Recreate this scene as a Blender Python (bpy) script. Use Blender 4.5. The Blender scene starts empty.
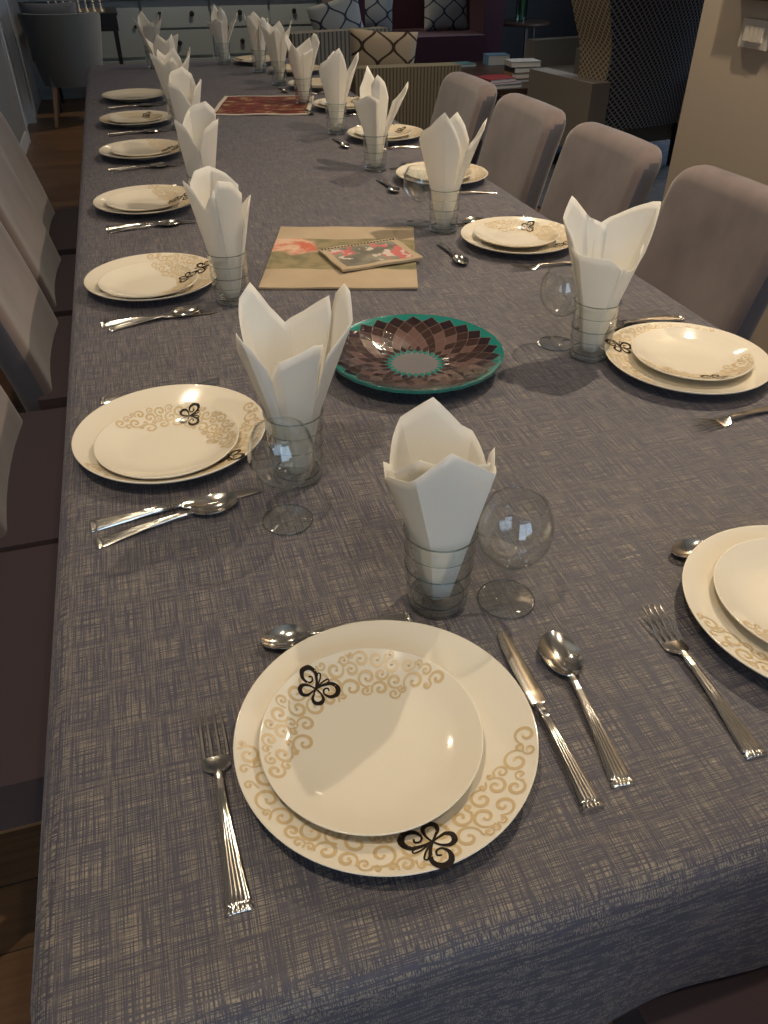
import bpy, bmesh, math, random
from mathutils import Vector, Matrix
PI=math.pi; R=math.radians
SC=bpy.context.scene; C=SC.collection
T=.75            # height of the table top
rnd=random.Random(7)

# ------------------------------------------------------------------ materials
def newmat(name):
    m=bpy.data.materials.new(name); m.use_nodes=True
    nt=m.node_tree; b=nt.nodes.get('Principled BSDF'); return m,nt,b
def mat(name,col,rough=.5,metal=0.,spec=.5,bump=None,coat=0.,sheen=0.,var=None,trans=0.,emit=None):
    m,nt,b=newmat(name)
    b.inputs['Base Color'].default_value=(*col,1); b.inputs['Roughness'].default_value=rough
    b.inputs['Metallic'].default_value=metal; b.inputs['Specular IOR Level'].default_value=spec
    b.inputs['Coat Weight'].default_value=coat; b.inputs['Sheen Weight'].default_value=sheen
    if coat: b.inputs['Coat Roughness'].default_value=.02
    if emit:
        b.inputs['Emission Color'].default_value=(*emit[0],1); b.inputs['Emission Strength'].default_value=emit[1]
    if var or bump:
        tc=nt.nodes.new('ShaderNodeTexCoord')
    if var:   # (scale, colour2, stretch)
        mp=nt.nodes.new('ShaderNodeMapping'); mp.inputs['Scale'].default_value=var[2]
        n=nt.nodes.new('ShaderNodeTexNoise'); n.inputs['Scale'].default_value=var[0]; n.inputs['Detail'].default_value=4
        r=nt.nodes.new('ShaderNodeValToRGB'); r.color_ramp.elements[0].position=.35; r.color_ramp.elements[1].position=.65
        r.color_ramp.elements[0].color=(*col,1); r.color_ramp.elements[1].color=(*var[1],1)
        nt.links.new(tc.outputs['Object'],mp.inputs[0]); nt.links.new(mp.outputs[0],n.inputs['Vector'])
        nt.links.new(n.outputs['Fac'],r.inputs[0]); nt.links.new(r.outputs[0],b.inputs['Base Color'])
    if bump:  # (scale, strength, distance)
        n=nt.nodes.new('ShaderNodeTexNoise'); n.inputs['Scale'].default_value=bump[0]; n.inputs['Detail'].default_value=3
        bp=nt.nodes.new('ShaderNodeBump'); bp.inputs['Strength'].default_value=bump[1]; bp.inputs['Distance'].default_value=bump[2]
        nt.links.new(tc.outputs['Object'],n.inputs['Vector']); nt.links.new(n.outputs['Fac'],bp.inputs['Height'])
        nt.links.new(bp.outputs[0],b.inputs['Normal'])
    return m
class G:
    """small helper for math node graphs"""
    def __init__(s,nt): s.nt=nt; tc=nt.nodes.new('ShaderNodeTexCoord'); s.obj=tc.outputs['Object']
    def m(s,op,a,b=None,c=None):
        n=s.nt.nodes.new('ShaderNodeMath'); n.operation=op
        for i,v in enumerate((a,b,c)):
            if v is None: continue
            if isinstance(v,(int,float)): n.inputs[i].default_value=v
            else: s.nt.links.new(v,n.inputs[i])
        return n.outputs[0]
    def xyz(s):
        n=s.nt.nodes.new('ShaderNodeSeparateXYZ'); s.nt.links.new(s.obj,n.inputs[0]); return n.outputs[0],n.outputs[1],n.outputs[2]
    def noise(s,scale,stretch=(1,1,1),detail=3,rough=.5):
        mp=s.nt.nodes.new('ShaderNodeMapping'); mp.inputs['Scale'].default_value=stretch
        n=s.nt.nodes.new('ShaderNodeTexNoise'); n.inputs['Scale'].default_value=scale; n.inputs['Detail'].default_value=detail
        n.inputs['Roughness'].default_value=rough
        s.nt.links.new(s.obj,mp.inputs[0]); s.nt.links.new(mp.outputs[0],n.inputs['Vector']); return n.outputs['Fac']
    def mix(s,f,a,b):
        n=s.nt.nodes.new('ShaderNodeMix'); n.data_type='RGBA'
        for k,v in ((0,f),(6,a),(7,b)):
            if isinstance(v,tuple): n.inputs[k].default_value=(*v,1)
            elif isinstance(v,(int,float)): n.inputs[k].default_value=v
            else: s.nt.links.new(v,n.inputs[k])
        return n.outputs[2]
    def ramp(s,f,*stops):
        r=s.nt.nodes.new('ShaderNodeValToRGB'); e=r.color_ramp.elements
        while len(e)<len(stops): e.new(.5)
        for q,(p,c) in zip(e,stops): q.position=p; q.color=(*c,1)
        s.nt.links.new(f,r.inputs[0]); return r.outputs[0]
    def step(s,v,lo,hi):
        n=s.nt.nodes.new('ShaderNodeMapRange'); n.inputs[1].default_value=lo; n.inputs[2].default_value=hi
        s.nt.links.new(v,n.inputs[0]); return n.outputs[0]
    def bump(s,h,b,strength,dist):
        n=s.nt.nodes.new('ShaderNodeBump'); n.inputs['Strength'].default_value=strength; n.inputs['Distance'].default_value=dist
        s.nt.links.new(h,n.inputs['Height']); s.nt.links.new(n.outputs[0],b.inputs['Normal'])
    def link(s,a,b): s.nt.links.new(a,b)

M={}
# tablecloth: blue grey ground crossed by straw coloured slub threads
m,nt,b=newmat('cloth_weave'); g=G(nt)
wx=g.noise(1,(26,1000,200),2,.6); wy=g.noise(1,(900,18,200),2,.6)
fine=g.noise(1,(900,900,900),1); big=g.noise(3.2,(1,1,1),2)
wl=g.noise(1,(5,190,100),2); wl2=g.noise(1,(190,4,20),2)
tx=g.step(wx,.47,.55); ty=g.step(wy,.47,.55)
t=g.m('MINIMUM',tx,ty)
t2=g.m('MULTIPLY_ADD',g.m('ADD',wl,wl2),.7,-.7)
t=g.m('ADD',t,g.m('MULTIPLY',t2,.9))
t=g.m('MAXIMUM',g.m('MINIMUM',t,1.),0.)
col=g.mix(t,(.063,.060,.083),(.350,.300,.225))
col=g.mix(g.m('MULTIPLY',g.step(fine,.3,.7),.35),col,(.07,.066,.082))
g.link(col,b.inputs['Base Color'])
g.link(g.m('MULTIPLY_ADD',t,-.12,.56),b.inputs['Roughness'])
b.inputs['Specular IOR Level'].default_value=.45; b.inputs['Sheen Weight'].default_value=.16; b.inputs['Sheen Tint'].default_value=(.72,.76,1,1)
g.bump(g.m('ADD',g.m('MULTIPLY',t,.6),g.m('MULTIPLY',fine,.4)),b,.6,.0012)
M['cloth']=m
M['china']=mat('cream_china',(.79,.725,.59),.09,spec=.5,coat=.4)
M['scroll']=mat('tan_scroll_print',(.60,.455,.25),.35)
M['black_print']=mat('black_print',(.018,.012,.009),.22)
M['steel']=mat('polished_steel',(.68,.64,.58),.15,metal=1.)
def glassmat(name,tint,frm,k=1.):
    m=bpy.data.materials.new(name); m.use_nodes=True; nt=m.node_tree; nt.nodes.clear()
    o=nt.nodes.new('ShaderNodeOutputMaterial'); tr=nt.nodes.new('ShaderNodeBsdfTransparent'); gl=nt.nodes.new('ShaderNodeBsdfGlossy')
    mx=nt.nodes.new('ShaderNodeMixShader'); fz=nt.nodes.new('ShaderNodeLayerWeight'); fz.inputs[0].default_value=.5; fp=nt.nodes.new('ShaderNodeMath'); fp.operation='POWER'; fp.inputs[1].default_value=4.; fr=nt.nodes.new('ShaderNodeMath'); fr.operation='MULTIPLY_ADD'; fr.inputs[1].default_value=.9; fr.inputs[2].default_value=.075; nt.links.new(fz.outputs['Facing'],fp.inputs[0]); nt.links.new(fp.outputs[0],fr.inputs[0])
    lw=nt.nodes.new('ShaderNodeLayerWeight'); lw.inputs[0].default_value=.25
    rp=nt.nodes.new('ShaderNodeValToRGB'); rp.color_ramp.elements[0].color=(*tint,1); rp.color_ramp.elements[1].color=(*frm,1)
    rp.color_ramp.elements[0].position=.35; rp.color_ramp.elements[1].position=1.
    nt.links.new(lw.outputs['Facing'],rp.inputs[0]); nt.links.new(rp.outputs[0],tr.inputs[0])
    gl.inputs['Roughness'].default_value=.03; gl.inputs['Color'].default_value=(k,k,k,1)
    nt.links.new(fr.outputs[0],mx.inputs[0]); nt.links.new(tr.outputs[0],mx.inputs[1]); nt.links.new(gl.outputs[0],mx.inputs[2])
    nt.links.new(mx.outputs[0],o.inputs[0]); return m
M['glass']=glassmat('clear_glass',(.975,.985,.98),(.55,.62,.62))
M['glass_line']=glassmat('glass_ring',(.62,.68,.68),(.35,.40,.40))
m,nt,b=newmat('thick_glass'); b.inputs['Transmission Weight'].default_value=1; b.inputs['Roughness'].default_value=.02; b.inputs['IOR'].default_value=1.45
b.inputs['Base Color'].default_value=(.93,.97,.96,1); M['thick']=m
# paper napkin
m=bpy.data.materials.new('white_napkin'); m.use_nodes=True; nt=m.node_tree; nt.nodes.clear()
o=nt.nodes.new('ShaderNodeOutputMaterial'); d=nt.nodes.new('ShaderNodeBsdfDiffuse'); d.inputs[0].default_value=(.93,.91,.85,1)
tl=nt.nodes.new('ShaderNodeBsdfTranslucent'); tl.inputs[0].default_value=(.90,.86,.76,1)
mx=nt.nodes.new('ShaderNodeMixShader'); mx.inputs[0].default_value=.28
nz=nt.nodes.new('ShaderNodeTexNoise'); nz.inputs['Scale'].default_value=60; nz.inputs['Detail'].default_value=4
tc=nt.nodes.new('ShaderNodeTexCoord'); nt.links.new(tc.outputs['Object'],nz.inputs['Vector'])
bu=nt.nodes.new('ShaderNodeBump'); bu.inputs['Strength'].default_value=.25; bu.inputs['Distance'].default_value=.003
nt.links.new(nz.outputs['Fac'],bu.inputs['Height']); nt.links.new(bu.outputs[0],d.inputs['Normal'])
nt.links.new(d.outputs[0],mx.inputs[1]); nt.links.new(tl.outputs[0],mx.inputs[2]); nt.links.new(mx.outputs[0],o.inputs[0]); M['napkin']=m
# chairs
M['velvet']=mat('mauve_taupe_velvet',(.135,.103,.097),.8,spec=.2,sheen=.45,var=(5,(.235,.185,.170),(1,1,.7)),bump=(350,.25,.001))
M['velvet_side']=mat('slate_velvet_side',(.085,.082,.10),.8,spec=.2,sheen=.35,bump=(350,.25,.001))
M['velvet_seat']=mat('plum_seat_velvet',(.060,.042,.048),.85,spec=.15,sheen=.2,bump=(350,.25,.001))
M['oak']=mat('chair_oak',(.34,.19,.085),.45,var=(9,(.26,.14,.06),(1,1,.12)))
m,nt,b=newmat('floor_planks'); g=G(nt); x,y,z=g.xyz()
row=g.m('FLOOR',g.m('DIVIDE',y,.12)); fy=g.m('FRACT',g.m('DIVIDE',y,.12))
xs=g.m('ADD',x,g.m('MULTIPLY',row,.73)); seg=g.m('FLOOR',g.m('DIVIDE',xs,1.3)); fx=g.m('FRACT',g.m('DIVIDE',xs,1.3))
h=g.m('FRACT',g.m('MULTIPLY',g.m('SINE',g.m('ADD',g.m('MULTIPLY',row,12.98),g.m('MULTIPLY',seg,78.2))),437.5))
gr=g.noise(1,(5,90,1),4)
c1=g.mix(h,(.135,.07,.032),(.215,.118,.055)); c2=g.mix(g.m('MULTIPLY',g.step(gr,.4,.65),.5),c1,(.085,.042,.02))
gap=g.m('MAXIMUM',g.m('LESS_THAN',fy,.02),g.m('LESS_THAN',fx,.0025)); c3=g.mix(gap,c2,(.02,.012,.008))
g.link(c3,b.inputs['Base Color']); b.inputs['Roughness'].default_value=.38; M['floor']=m
M['wall_tan']=mat('tan_wall_paint',(.53,.44,.335),.9,spec=.2,bump=(180,.1,.001))
M['wall_grey']=mat('grey_wall_paint',(.27,.265,.255),.9,spec=.2)
M['wall_dark']=mat('dark_panel_wall',(.022,.022,.025),.6)
M['wall_mid']=mat('back_wall_paint',(.20,.20,.21),.9,spec=.2)
M['ceiling']=mat('ceiling_white',(.60,.58,.54),.95,spec=.1)
M['white']=mat('white_joinery',(.62,.65,.68),.45)
M['dresser']=mat('grey_blue_lacquer',(.32,.375,.39),.5)
M['dresser_in']=mat('grey_blue_inside',(.12,.14,.16),.6)
M['black']=mat('black_satin',(.012,.012,.014),.4)
M['plastic']=mat('ivory_plastic',(.66,.60,.50),.35)
M['greyfab']=mat('grey_wool',(.17,.18,.175),.9,spec=.1,sheen=.2,bump=(300,.3,.001))
M['greyfab2']=mat('grey_wool_cushion',(.13,.135,.15),.9,spec=.1,sheen=.2,bump=(300,.3,.001))
M['lightwood']=mat('light_beech',(.36,.22,.13),.5)
M['purple']=mat('plum_velvet',(.075,.028,.042),.8,spec=.15,sheen=.15)
M['beige']=mat('beige_upholstery',(.22,.20,.17),.9,spec=.1,sheen=.1,bump=(300,.3,.001))
M['darkwood']=mat('dark_walnut',(.045,.026,.017),.35,var=(6,(.075,.044,.028),(1,.2,1)))
M['paper']=mat('book_pages',(.62,.60,.54),.8)
M['rug']=mat('slate_rug',(.075,.085,.105),.95,spec=.05,var=(30,(.11,.12,.14),(1,1,1)),bump=(200,.6,.004))
for n,c in dict(book_white=(.6,.6,.58),book_red=(.33,.045,.05),book_blue=(.14,.27,.42),book_black=(.03,.03,.035),book_orange=(.45,.24,.14),book_teal=(.1,.22,.25),book_grey=(.28,.28,.3)).items(): M[n]=mat(n,c,.45)
M['leaf']=mat('plant_leaf',(.06,.14,.05),.5); M['vase']=glassmat('vase_glass',(.75,.85,.8),(.3,.4,.35))
M['bulb']=mat('lamp_lens',(1,.9,.7),.4,emit=((1,.80,.55),26)); M['trimring']=mat('lamp_ring',(.75,.73,.7),.4)
M['win']=mat('daylight_pane',(.5,.6,.7),.3,emit=((.55,.75,1.),1.8))
# stripes
def stripe_mat(name,a,b_,pitch):
    m,nt,b=newmat(name); g=G(nt); x,y,z=g.xyz(); s=g.m('ADD',x,y)
    f=g.m('FRACT',g.m('DIVIDE',s,pitch)); k=g.m('LESS_THAN',f,.35); g.link(g.mix(k,a,b_),b.inputs['Base Color'])
    b.inputs['Roughness'].default_value=.9; b.inputs['Specular IOR Level'].default_value=.1; return m
M['stripe']=stripe_mat('olive_stripe',(.27,.245,.165),(.12,.105,.085),.022)
M['stripe2']=stripe_mat('taupe_stripe',(.24,.225,.19),(.085,.078,.07),.034)
def dot_mat(name,ground,dot,p):
    m,nt,b=newmat(name); g=G(nt); x,y,z=g.xyz(); s=g.m('ADD',x,y)
    u=g.m('DIVIDE',g.m('ADD',s,z),p); v=g.m('DIVIDE',g.m('SUBTRACT',s,z),p)
    a=g.m('SUBTRACT',g.m('FRACT',u),.5); c=g.m('SUBTRACT',g.m('FRACT',v),.5)
    d=g.m('MAXIMUM',g.m('ABSOLUTE',a),g.m('ABSOLUTE',c))
    k=g.step(d,.34,.44); g.link(g.mix(k,ground,dot),b.inputs['Base Color'])
    b.inputs['Roughness'].default_value=.85; b.inputs['Specular IOR Level'].default_value=.1; return m
M['dots_blue']=dot_mat('navy_lattice_weave',(.034,.042,.058),(.34,.35,.37),.034)
M['dots_tan']=dot_mat('tan_lattice_weave',(.15,.12,.085),(.46,.40,.29),.034)
def trellis_mat(name,ground,line,su,sv,w=.06):
    m,nt,b=newmat(name); g=G(nt); x,y,z=g.xyz()
    u=g.m('MULTIPLY',x,su); v=g.m('MULTIPLY',z,sv); s=g.m('MULTIPLY',g.m('SINE',g.m('MULTIPLY',v,2*PI)),.25)
    a=g.m('ABSOLUTE',g.m('SUBTRACT',g.m('FRACT',g.m('ADD',u,s)),.5)); c=g.m('ABSOLUTE',g.m('SUBTRACT',g.m('FRACT',g.m('SUBTRACT',g.m('ADD',u,.5),s)),.5))
    k=g.m('LESS_THAN',g.m('MINIMUM',a,c),w); g.link(g.mix(k,ground,line),b.inputs['Base Color'])
    b.inputs['Roughness'].default_value=.9; b.inputs['Specular IOR Level'].default_value=.1; return m
M['trellis_tan']=trellis_mat('tan_trellis_print',(.36,.30,.22),(.055,.035,.028),5.,5.,.055)
M['trellis_blue']=trellis_mat('pale_trellis_print',(.32,.335,.33),(.04,.05,.075),5.,5.,.05)
# printed fabrics
m,nt,b=newmat('floral_print'); g=G(nt); x,y,z=g.xyz()
n1=g.noise(11,(1,1,1),4,.6); n2=g.noise(23,(1,1,1),3)
leaf=g.mix(g.step(n2,.4,.62),(.27,.22,.12),(.16,.145,.075))
fl=g.ramp(n1,(.0,(.45,.10,.06)),(.42,(.55,.20,.09)),(.52,(.60,.42,.30)),(.62,(.5,.13,.07)))
msk=g.m('MULTIPLY',g.step(g.noise(5.5,(1,1,1),2),.49,.54),g.m('MULTIPLY',g.m('LESS_THAN',x,-.01),g.m('GREATER_THAN',y,-.01)))
g.link(g.mix(msk,leaf,fl),b.inputs['Base Color']); b.inputs['Roughness'].default_value=.85; M['floral']=m
M['linen']=mat('tan_linen',(.40,.315,.21),.85,spec=.2,bump=(400,.3,.001),var=(8,(.45,.36,.25),(1,1,1)))
m,nt,b=newmat('bird_print'); g=G(nt); x,y,z=g.xyz()
base=g.mix(g.step(g.noise(14,(1,1,1),3),.42,.6),(.13,.12,.095),(.24,.225,.17))
red=g.m('MULTIPLY',g.step(g.noise(21,(1,1,1),3),.53,.57),g.m('GREATER_THAN',g.m('ABSOLUTE',x),.022))
c_=g.mix(red,base,(.50,.13,.12)); wh=g.step(g.noise(38,(1,1,1),2),.60,.64); g.link(g.mix(wh,c_,(.55,.47,.40)),b.inputs['Base Color']); b.inputs['Roughness'].default_value=.8; M['bird']=m
m,nt,b=newmat('red_tapestry'); g=G(nt)
g.link(g.ramp(g.noise(15,(1,1.6,1),4,.65),(.34,(.03,.025,.018)),(.43,(.13,.012,.012)),(.49,(.19,.022,.014)),(.53,(.05,.03,.02)),(.57,(.30,.12,.05)),(.64,(.32,.23,.13))),b.inputs['Base Color']); b.inputs['Roughness'].default_value=.8; M['tapestry']=m
M['ivory_cloth']=mat('ivory_cloth_border',(.62,.56,.47),.85)
M['stitch']=mat('dark_stitching',(.03,.022,.018),.8)
# art glass dish
for n,c in dict(d_teal=(.006,.17,.145),d_plum=(.018,.008,.011),d_brown=(.038,.018,.015),d_mauve=(.12,.068,.06),d_grey=(.17,.16,.165),d_line=(.17,.13,.105)).items():
    M[n]=mat(n,c,.06,spec=.7,coat=.8,bump=(130,.30,.003))
M['canvas']=mat('picture_canvas',(.35,.30,.22),.8,var=(4,(.2,.25,.25),(1,1,1)))

# ------------------------------------------------------------------ mesh helpers
def link_mesh(name,bm,mats,parent=None,smooth=True,angle=40):
    me=bpy.data.meshes.new(name); bmesh.ops.recalc_face_normals(bm,faces=bm.faces) 
    bm.to_mesh(me); bm.free()
    for q in (mats if isinstance(mats,(list,tuple)) else [mats]): me.materials.append(M[q] if isinstance(q,str) else q)
    o=bpy.data.objects.new(name,me); C.objects.link(o)
    if parent: o.parent=parent
    if smooth:
        me.polygons.foreach_set('use_smooth',[True]*len(me.polygons)); 
        try: me.set_sharp_from_angle(angle=R(angle))
        except Exception: pass
    return o
def empty(name,loc=(0,0,0),rz=0):
    o=bpy.data.objects.new(name,None); C.objects.link(o); o.empty_display_size=.05; o.location=loc; o.rotation_euler=(0,0,rz); return o
def tag(o,label,cat,group=None,kind=None):
    if label: o['label']=label
    if cat: o['category']=cat
    if group: o['group']=group
    if kind: o['kind']=kind
    return o
def struct(o): o['kind']='structure'; return o
def copy_tree(o,parent=None):
    c=o.copy(); C.objects.link(c)
    if parent: c.parent=parent
    for ch in list(o.children): copy_tree(ch,c)
    return c
def box(bm,x0,x1,y0,y1,z0,z1,mi=0,mtx=None):
    vs=[bm.verts.new(Vector(p) if mtx is None else mtx@Vector(p)) for p in [(x0,y0,z0),(x1,y0,z0),(x1,y1,z0),(x0,y1,z0),(x0,y0,z1),(x1,y0,z1),(x1,y1,z1),(x0,y1,z1)]]
    for f in [(0,3,2,1),(4,5,6,7),(0,1,5,4),(1,2,6,5),(2,3,7,6),(3,0,4,7)]:
        q=bm.faces.new([vs[i] for i in f]); q.material_index=mi
    return vs
def soft(x0,x1,y0,y1,z0,z1,r=.02,seg=3,cuts=(0,0,0),corner=None,bm=None,mi=0):
    """rounded box; corner=(radius) additionally rounds the two top x-corners"""
    b=bmesh.new(); box(b,x0,x1,y0,y1,z0,z1)
    if corner:
        es=[e for e in b.edges if all(abs(v.co.z-z1)<1e-6 for v in e.verts) and abs(e.verts[0].co.x-e.verts[1].co.x)<1e-6]
        bmesh.ops.bevel(b,geom=es,offset=corner,segments=7,profile=.5,affect='EDGES')
    es=[e for e in b.edges if len(e.link_faces)==2 and e.calc_face_angle(0)>.5]
    bmesh.ops.bevel(b,geom=es,offset=r,segments=seg,profile=.5,affect='EDGES')
    for ax,n,a0,a1 in ((0,cuts[0],x0,x1),(1,cuts[1],y0,y1),(2,cuts[2],z0,z1)):
        for i in range(1,n+1):
            co=[0,0,0]; no=[0,0,0]; co[ax]=a0+(a1-a0)*i/(n+1); no[ax]=1
            bmesh.ops.bisect_plane(b,geom=b.verts[:]+b.edges[:]+b.faces[:],plane_co=co,plane_no=no,dist=1e-5)
    for f in b.faces: f.material_index=mi
    if bm is None: return b
    me=bpy.data.meshes.new('t'); b.to_mesh(me); b.free(); bm.from_mesh(me); bpy.data.meshes.remove(me); return bm
def lathe(bm,prof,n=48,mi=0,close=False,mat_at=None):
    rings=[]
    for r,z in prof:
        if r<1e-6: rings.append([bm.verts.new((0,0,z))])
        else: rings.append([bm.verts.new((r*math.cos(2*PI*k/n),r*math.sin(2*PI*k/n),z)) for k in range(n)])
    pr=list(zip(rings,rings[1:]))+([(rings[-1],rings[0])] if close else [])
    for i,(a,b_) in enumerate(pr):
        for k in range(n):
            k2=(k+1)%n
            if len(a)==1 and len(b_)==1: continue
            if len(a)==1: f=bm.faces.new((a[0],b_[k],b_[k2]))
            elif len(b_)==1: f=bm.faces.new((a[k],b_[0],a[k2]))
            else: f=bm.faces.new((a[k],b_[k],b_[k2],a[k2]))
            f.material_index=mat_at(i) if mat_at else mi
def torus(bm,r,z,t,n=48,m_=6,mi=0):
    rings=[[bm.verts.new(((r+t*math.cos(2*PI*j/m_))*math.cos(2*PI*k/n),(r+t*math.cos(2*PI*j/m_))*math.sin(2*PI*k/n),z+t*math.sin(2*PI*j/m_))) for j in range(m_)] for k in range(n)]
    for k in range(n):
        for j in range(m_):
            f=bm.faces.new((rings[k][j],rings[(k+1)%n][j],rings[(k+1)%n][(j+1)%m_],rings[k][(j+1)%m_])); f.material_index=mi
def loft(bm,secs,cap=True,mi=0):
    """secs: list of closed loops of points"""
    L=[[bm.verts.new(p) for p in s] for s in secs]; n=len(L[0])
    for a,b_ in zip(L,L[1:]):
        for k in range(n): bm.faces.new((a[k],a[(k+1)%n],b_[(k+1)%n],b_[k])).material_index=mi
    if cap: bm.faces.new(L[0][::-1]).material_index=mi; bm.faces.new(L[-1]).material_index=mi
def taper(bm,p0,p1,a,b_,mi=0):
    """square bar from p0 to p1 with half sizes a, b"""
    p0,p1=Vector(p0),Vector(p1)
    q=lambda p,s:[(p.x-s,p.y-s,p.z),(p.x+s,p.y-s,p.z),(p.x+s,p.y+s,p.z),(p.x-s,p.y+s,p.z)]
    loft(bm,[q(p0,a),q(p1,b_)],mi=mi)
def spline(pts,n=8):
    P=[Vector(p) for p in pts]; out=[]
    for i in range(len(P)-1):
        a=P[max(i-1,0)];b_=P[i];c=P[i+1];d=P[min(i+2,len(P)-1)]
        for k in range(n):
            t=k/n; out.append(.5*((2*b_)+(c-a)*t+(2*a-5*b_+4*c-d)*t*t+(3*b_-a-3*c+d)*t**3))
    out.append(P[-1]); return out
def ribbon(bm,pts,widths,zf,mi,dz):
    n=len(pts); prev=None
    for i,p in enumerate(pts):
        a=pts[max(i-1,0)]; b_=pts[min(i+1,n-1)]; d=Vector((b_[0]-a[0],b_[1]-a[1])); 
        if d.length<1e-9: continue
        d.normalize(); nrm=Vector((-d.y,d.x)); w=widths[i]/2
        cur=[]
        for s in (-1,0,1):
            x,y=p[0]+nrm.x*w*s,p[1]+nrm.y*w*s; cur.append(bm.verts.new((x,y,zf(math.hypot(x,y))+dz)))
        if prev:
            for j in (0,1): bm.faces.new((prev[j],cur[j],cur[j+1],prev[j+1])).material_index=mi
        prev=cur

# ------------------------------------------------------------------ plates
def interp(tab,x):
    if x<=tab[0][0]: return tab[0][1]
    for (a,b_),(c,d) in zip(tab,tab[1:]):
        if x<=c: return b_+(d-b_)*(x-a)/(c-a)
    return tab[-1][1]
def mono(tab,n=6):  # smooth a table
    out=[]
    for i in range(len(tab)-1):
        for k in range(n):
            t=k/n; a=tab[max(i-1,0)];b_=tab[i];c=tab[i+1];d=tab[min(i+2,len(tab)-1)]
            f=lambda j:.5*((2*b_[j])+(c[j]-a[j])*t+(2*a[j]-5*b_[j]+4*c[j]-d[j])*t*t+(3*b_[j]-a[j]-3*c[j]+d[j])*t**3)
            out.append((f(0),f(1)))
    out.append(tab[-1]); return out
BIG=mono([(0,.0075),(.04,.0075),(.075,.008),(.092,.0105),(.108,.0150),(.122,.0195),(.1335,.0235)])
SML=mono([(0,.0045),(.03,.0046),(.055,.0056),(.072,.0092),(.086,.0148),(.0975,.0200)])
def scrolls(bm,zf,r_in,r_out,a0,a1,seed,mi,smin,smax,fade=25):
    """curling vine: spirals packed into an arc band"""
    rn=random.Random(seed); C_=[]; tries=0
    while tries<14000:
        tries+=1; big=1-tries/14000
        s=smin+(smax-smin)*big*rn.uniform(.6,1.)
        a=R(rn.uniform(a0,a1)); edge=min(math.degrees(a)-a0,a1-math.degrees(a))/fade; edge=min(1,edge)
        ri=r_out-(r_out-r_in)*(.35+.65*edge); rr=rn.uniform(ri+s*.7,r_out-s*.95)
        if rr<ri: continue
        x,y=rr*math.cos(a),rr*math.sin(a)
        if all(math.hypot(x-q[0],y-q[1])>(s+q[2])*.86 for q in C_): C_.append((x,y,s))
    for i,(x,y,s) in enumerate(C_):
        nb=sorted(C_,key=lambda q:math.hypot(x-q[0],y-q[1]))[1:3]; th=math.atan2(nb[0][1]-y,nb[0][0]-x); dr=rn.choice((-1,1))
        pts=[];wd=[];turn=1.15 if s>smin*1.6 else .9
        k=int(26*turn)
        for j in range(k+1):
            t=j/k; r_=s*(.16+.80*t**.8); an=th-dr*2*PI*turn*(1-t); pts.append((x+r_*math.cos(an),y+r_*math.sin(an)))
            wd.append((.0027 if s>smin*2 else .0019)*(.60+.6*math.sin(PI*t)))
        # tail flowing on to the neighbour
        nx,ny,ns=nb[0]; e=Vector((nx-x,ny-y)); L=e.length
        if L<(s+ns)*1.9:
            e.normalize(); p=Vector((-e.y,e.x))*dr
            for t in (.33,.66,1.):
                q=Vector((x,y))+e*(s*.96+(L-ns*.9-s*.96)*t)+p*ns*.55*t; pts.append((q.x,q.y)); wd.append(.0023*(1-.25*t))
        ribbon(bm,pts,wd,zf,mi,.00035+i*1e-6)
        # round bud at the heart of the curl
        vs=[bm.verts.new((pts[0][0]+.0016*math.cos(u*PI/4),pts[0][1]+.0016*math.sin(u*PI/4),zf(math.hypot(*pts[0]))+.0004+i*1e-6)) for u in range(8)]
        bm.faces.new(vs).material_index=mi
def butterfly(bm,zf,rr,ang,size,rot,mi):
    cx,cy=rr*math.cos(R(ang)),rr*math.sin(R(ang)); ca,sa=math.cos(R(rot)),math.sin(R(rot))
    def put(pts,wd,k):
        P=spline([(a,b_,0) for a,b_ in pts],7); W=[interp([(i/(len(wd)-1),w) for i,w in enumerate(wd)],j/(len(P)-1)) for j in range(len(P))]
        ribbon(bm,[(cx+size*(p.x*ca-p.y*sa),cy+size*(p.x*sa+p.y*ca)) for p in P],[w*size for w in W],zf,mi,.0007+k*2e-5)
    for s in (-1,1):
        put([(0,0),(s*.20,.42),(s*.55,.78),(s*.95,.74),(s*1.10,.38),(s*.86,.06),(s*.50,.04),(s*.38,.26),(s*.52,.42),(s*.66,.32)],[.10,.14,.20,.28,.26,.18,.10,.09,.09,.08],1+s)
        put([(0,0),(s*.36,-.06),(s*.64,-.26),(s*.66,-.54),(s*.42,-.72),(s*.18,-.60),(s*.08,-.32),(0,0)],[.08,.10,.18,.24,.22,.16,.10,.08],4+s)
        put([(0,0),(s*.05,.36),(s*.11,.62),(s*.24,.86),(s*.36,.80),(s*.30,.68)],[.10,.08,.08,.07,.07,.06],8+s)
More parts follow.
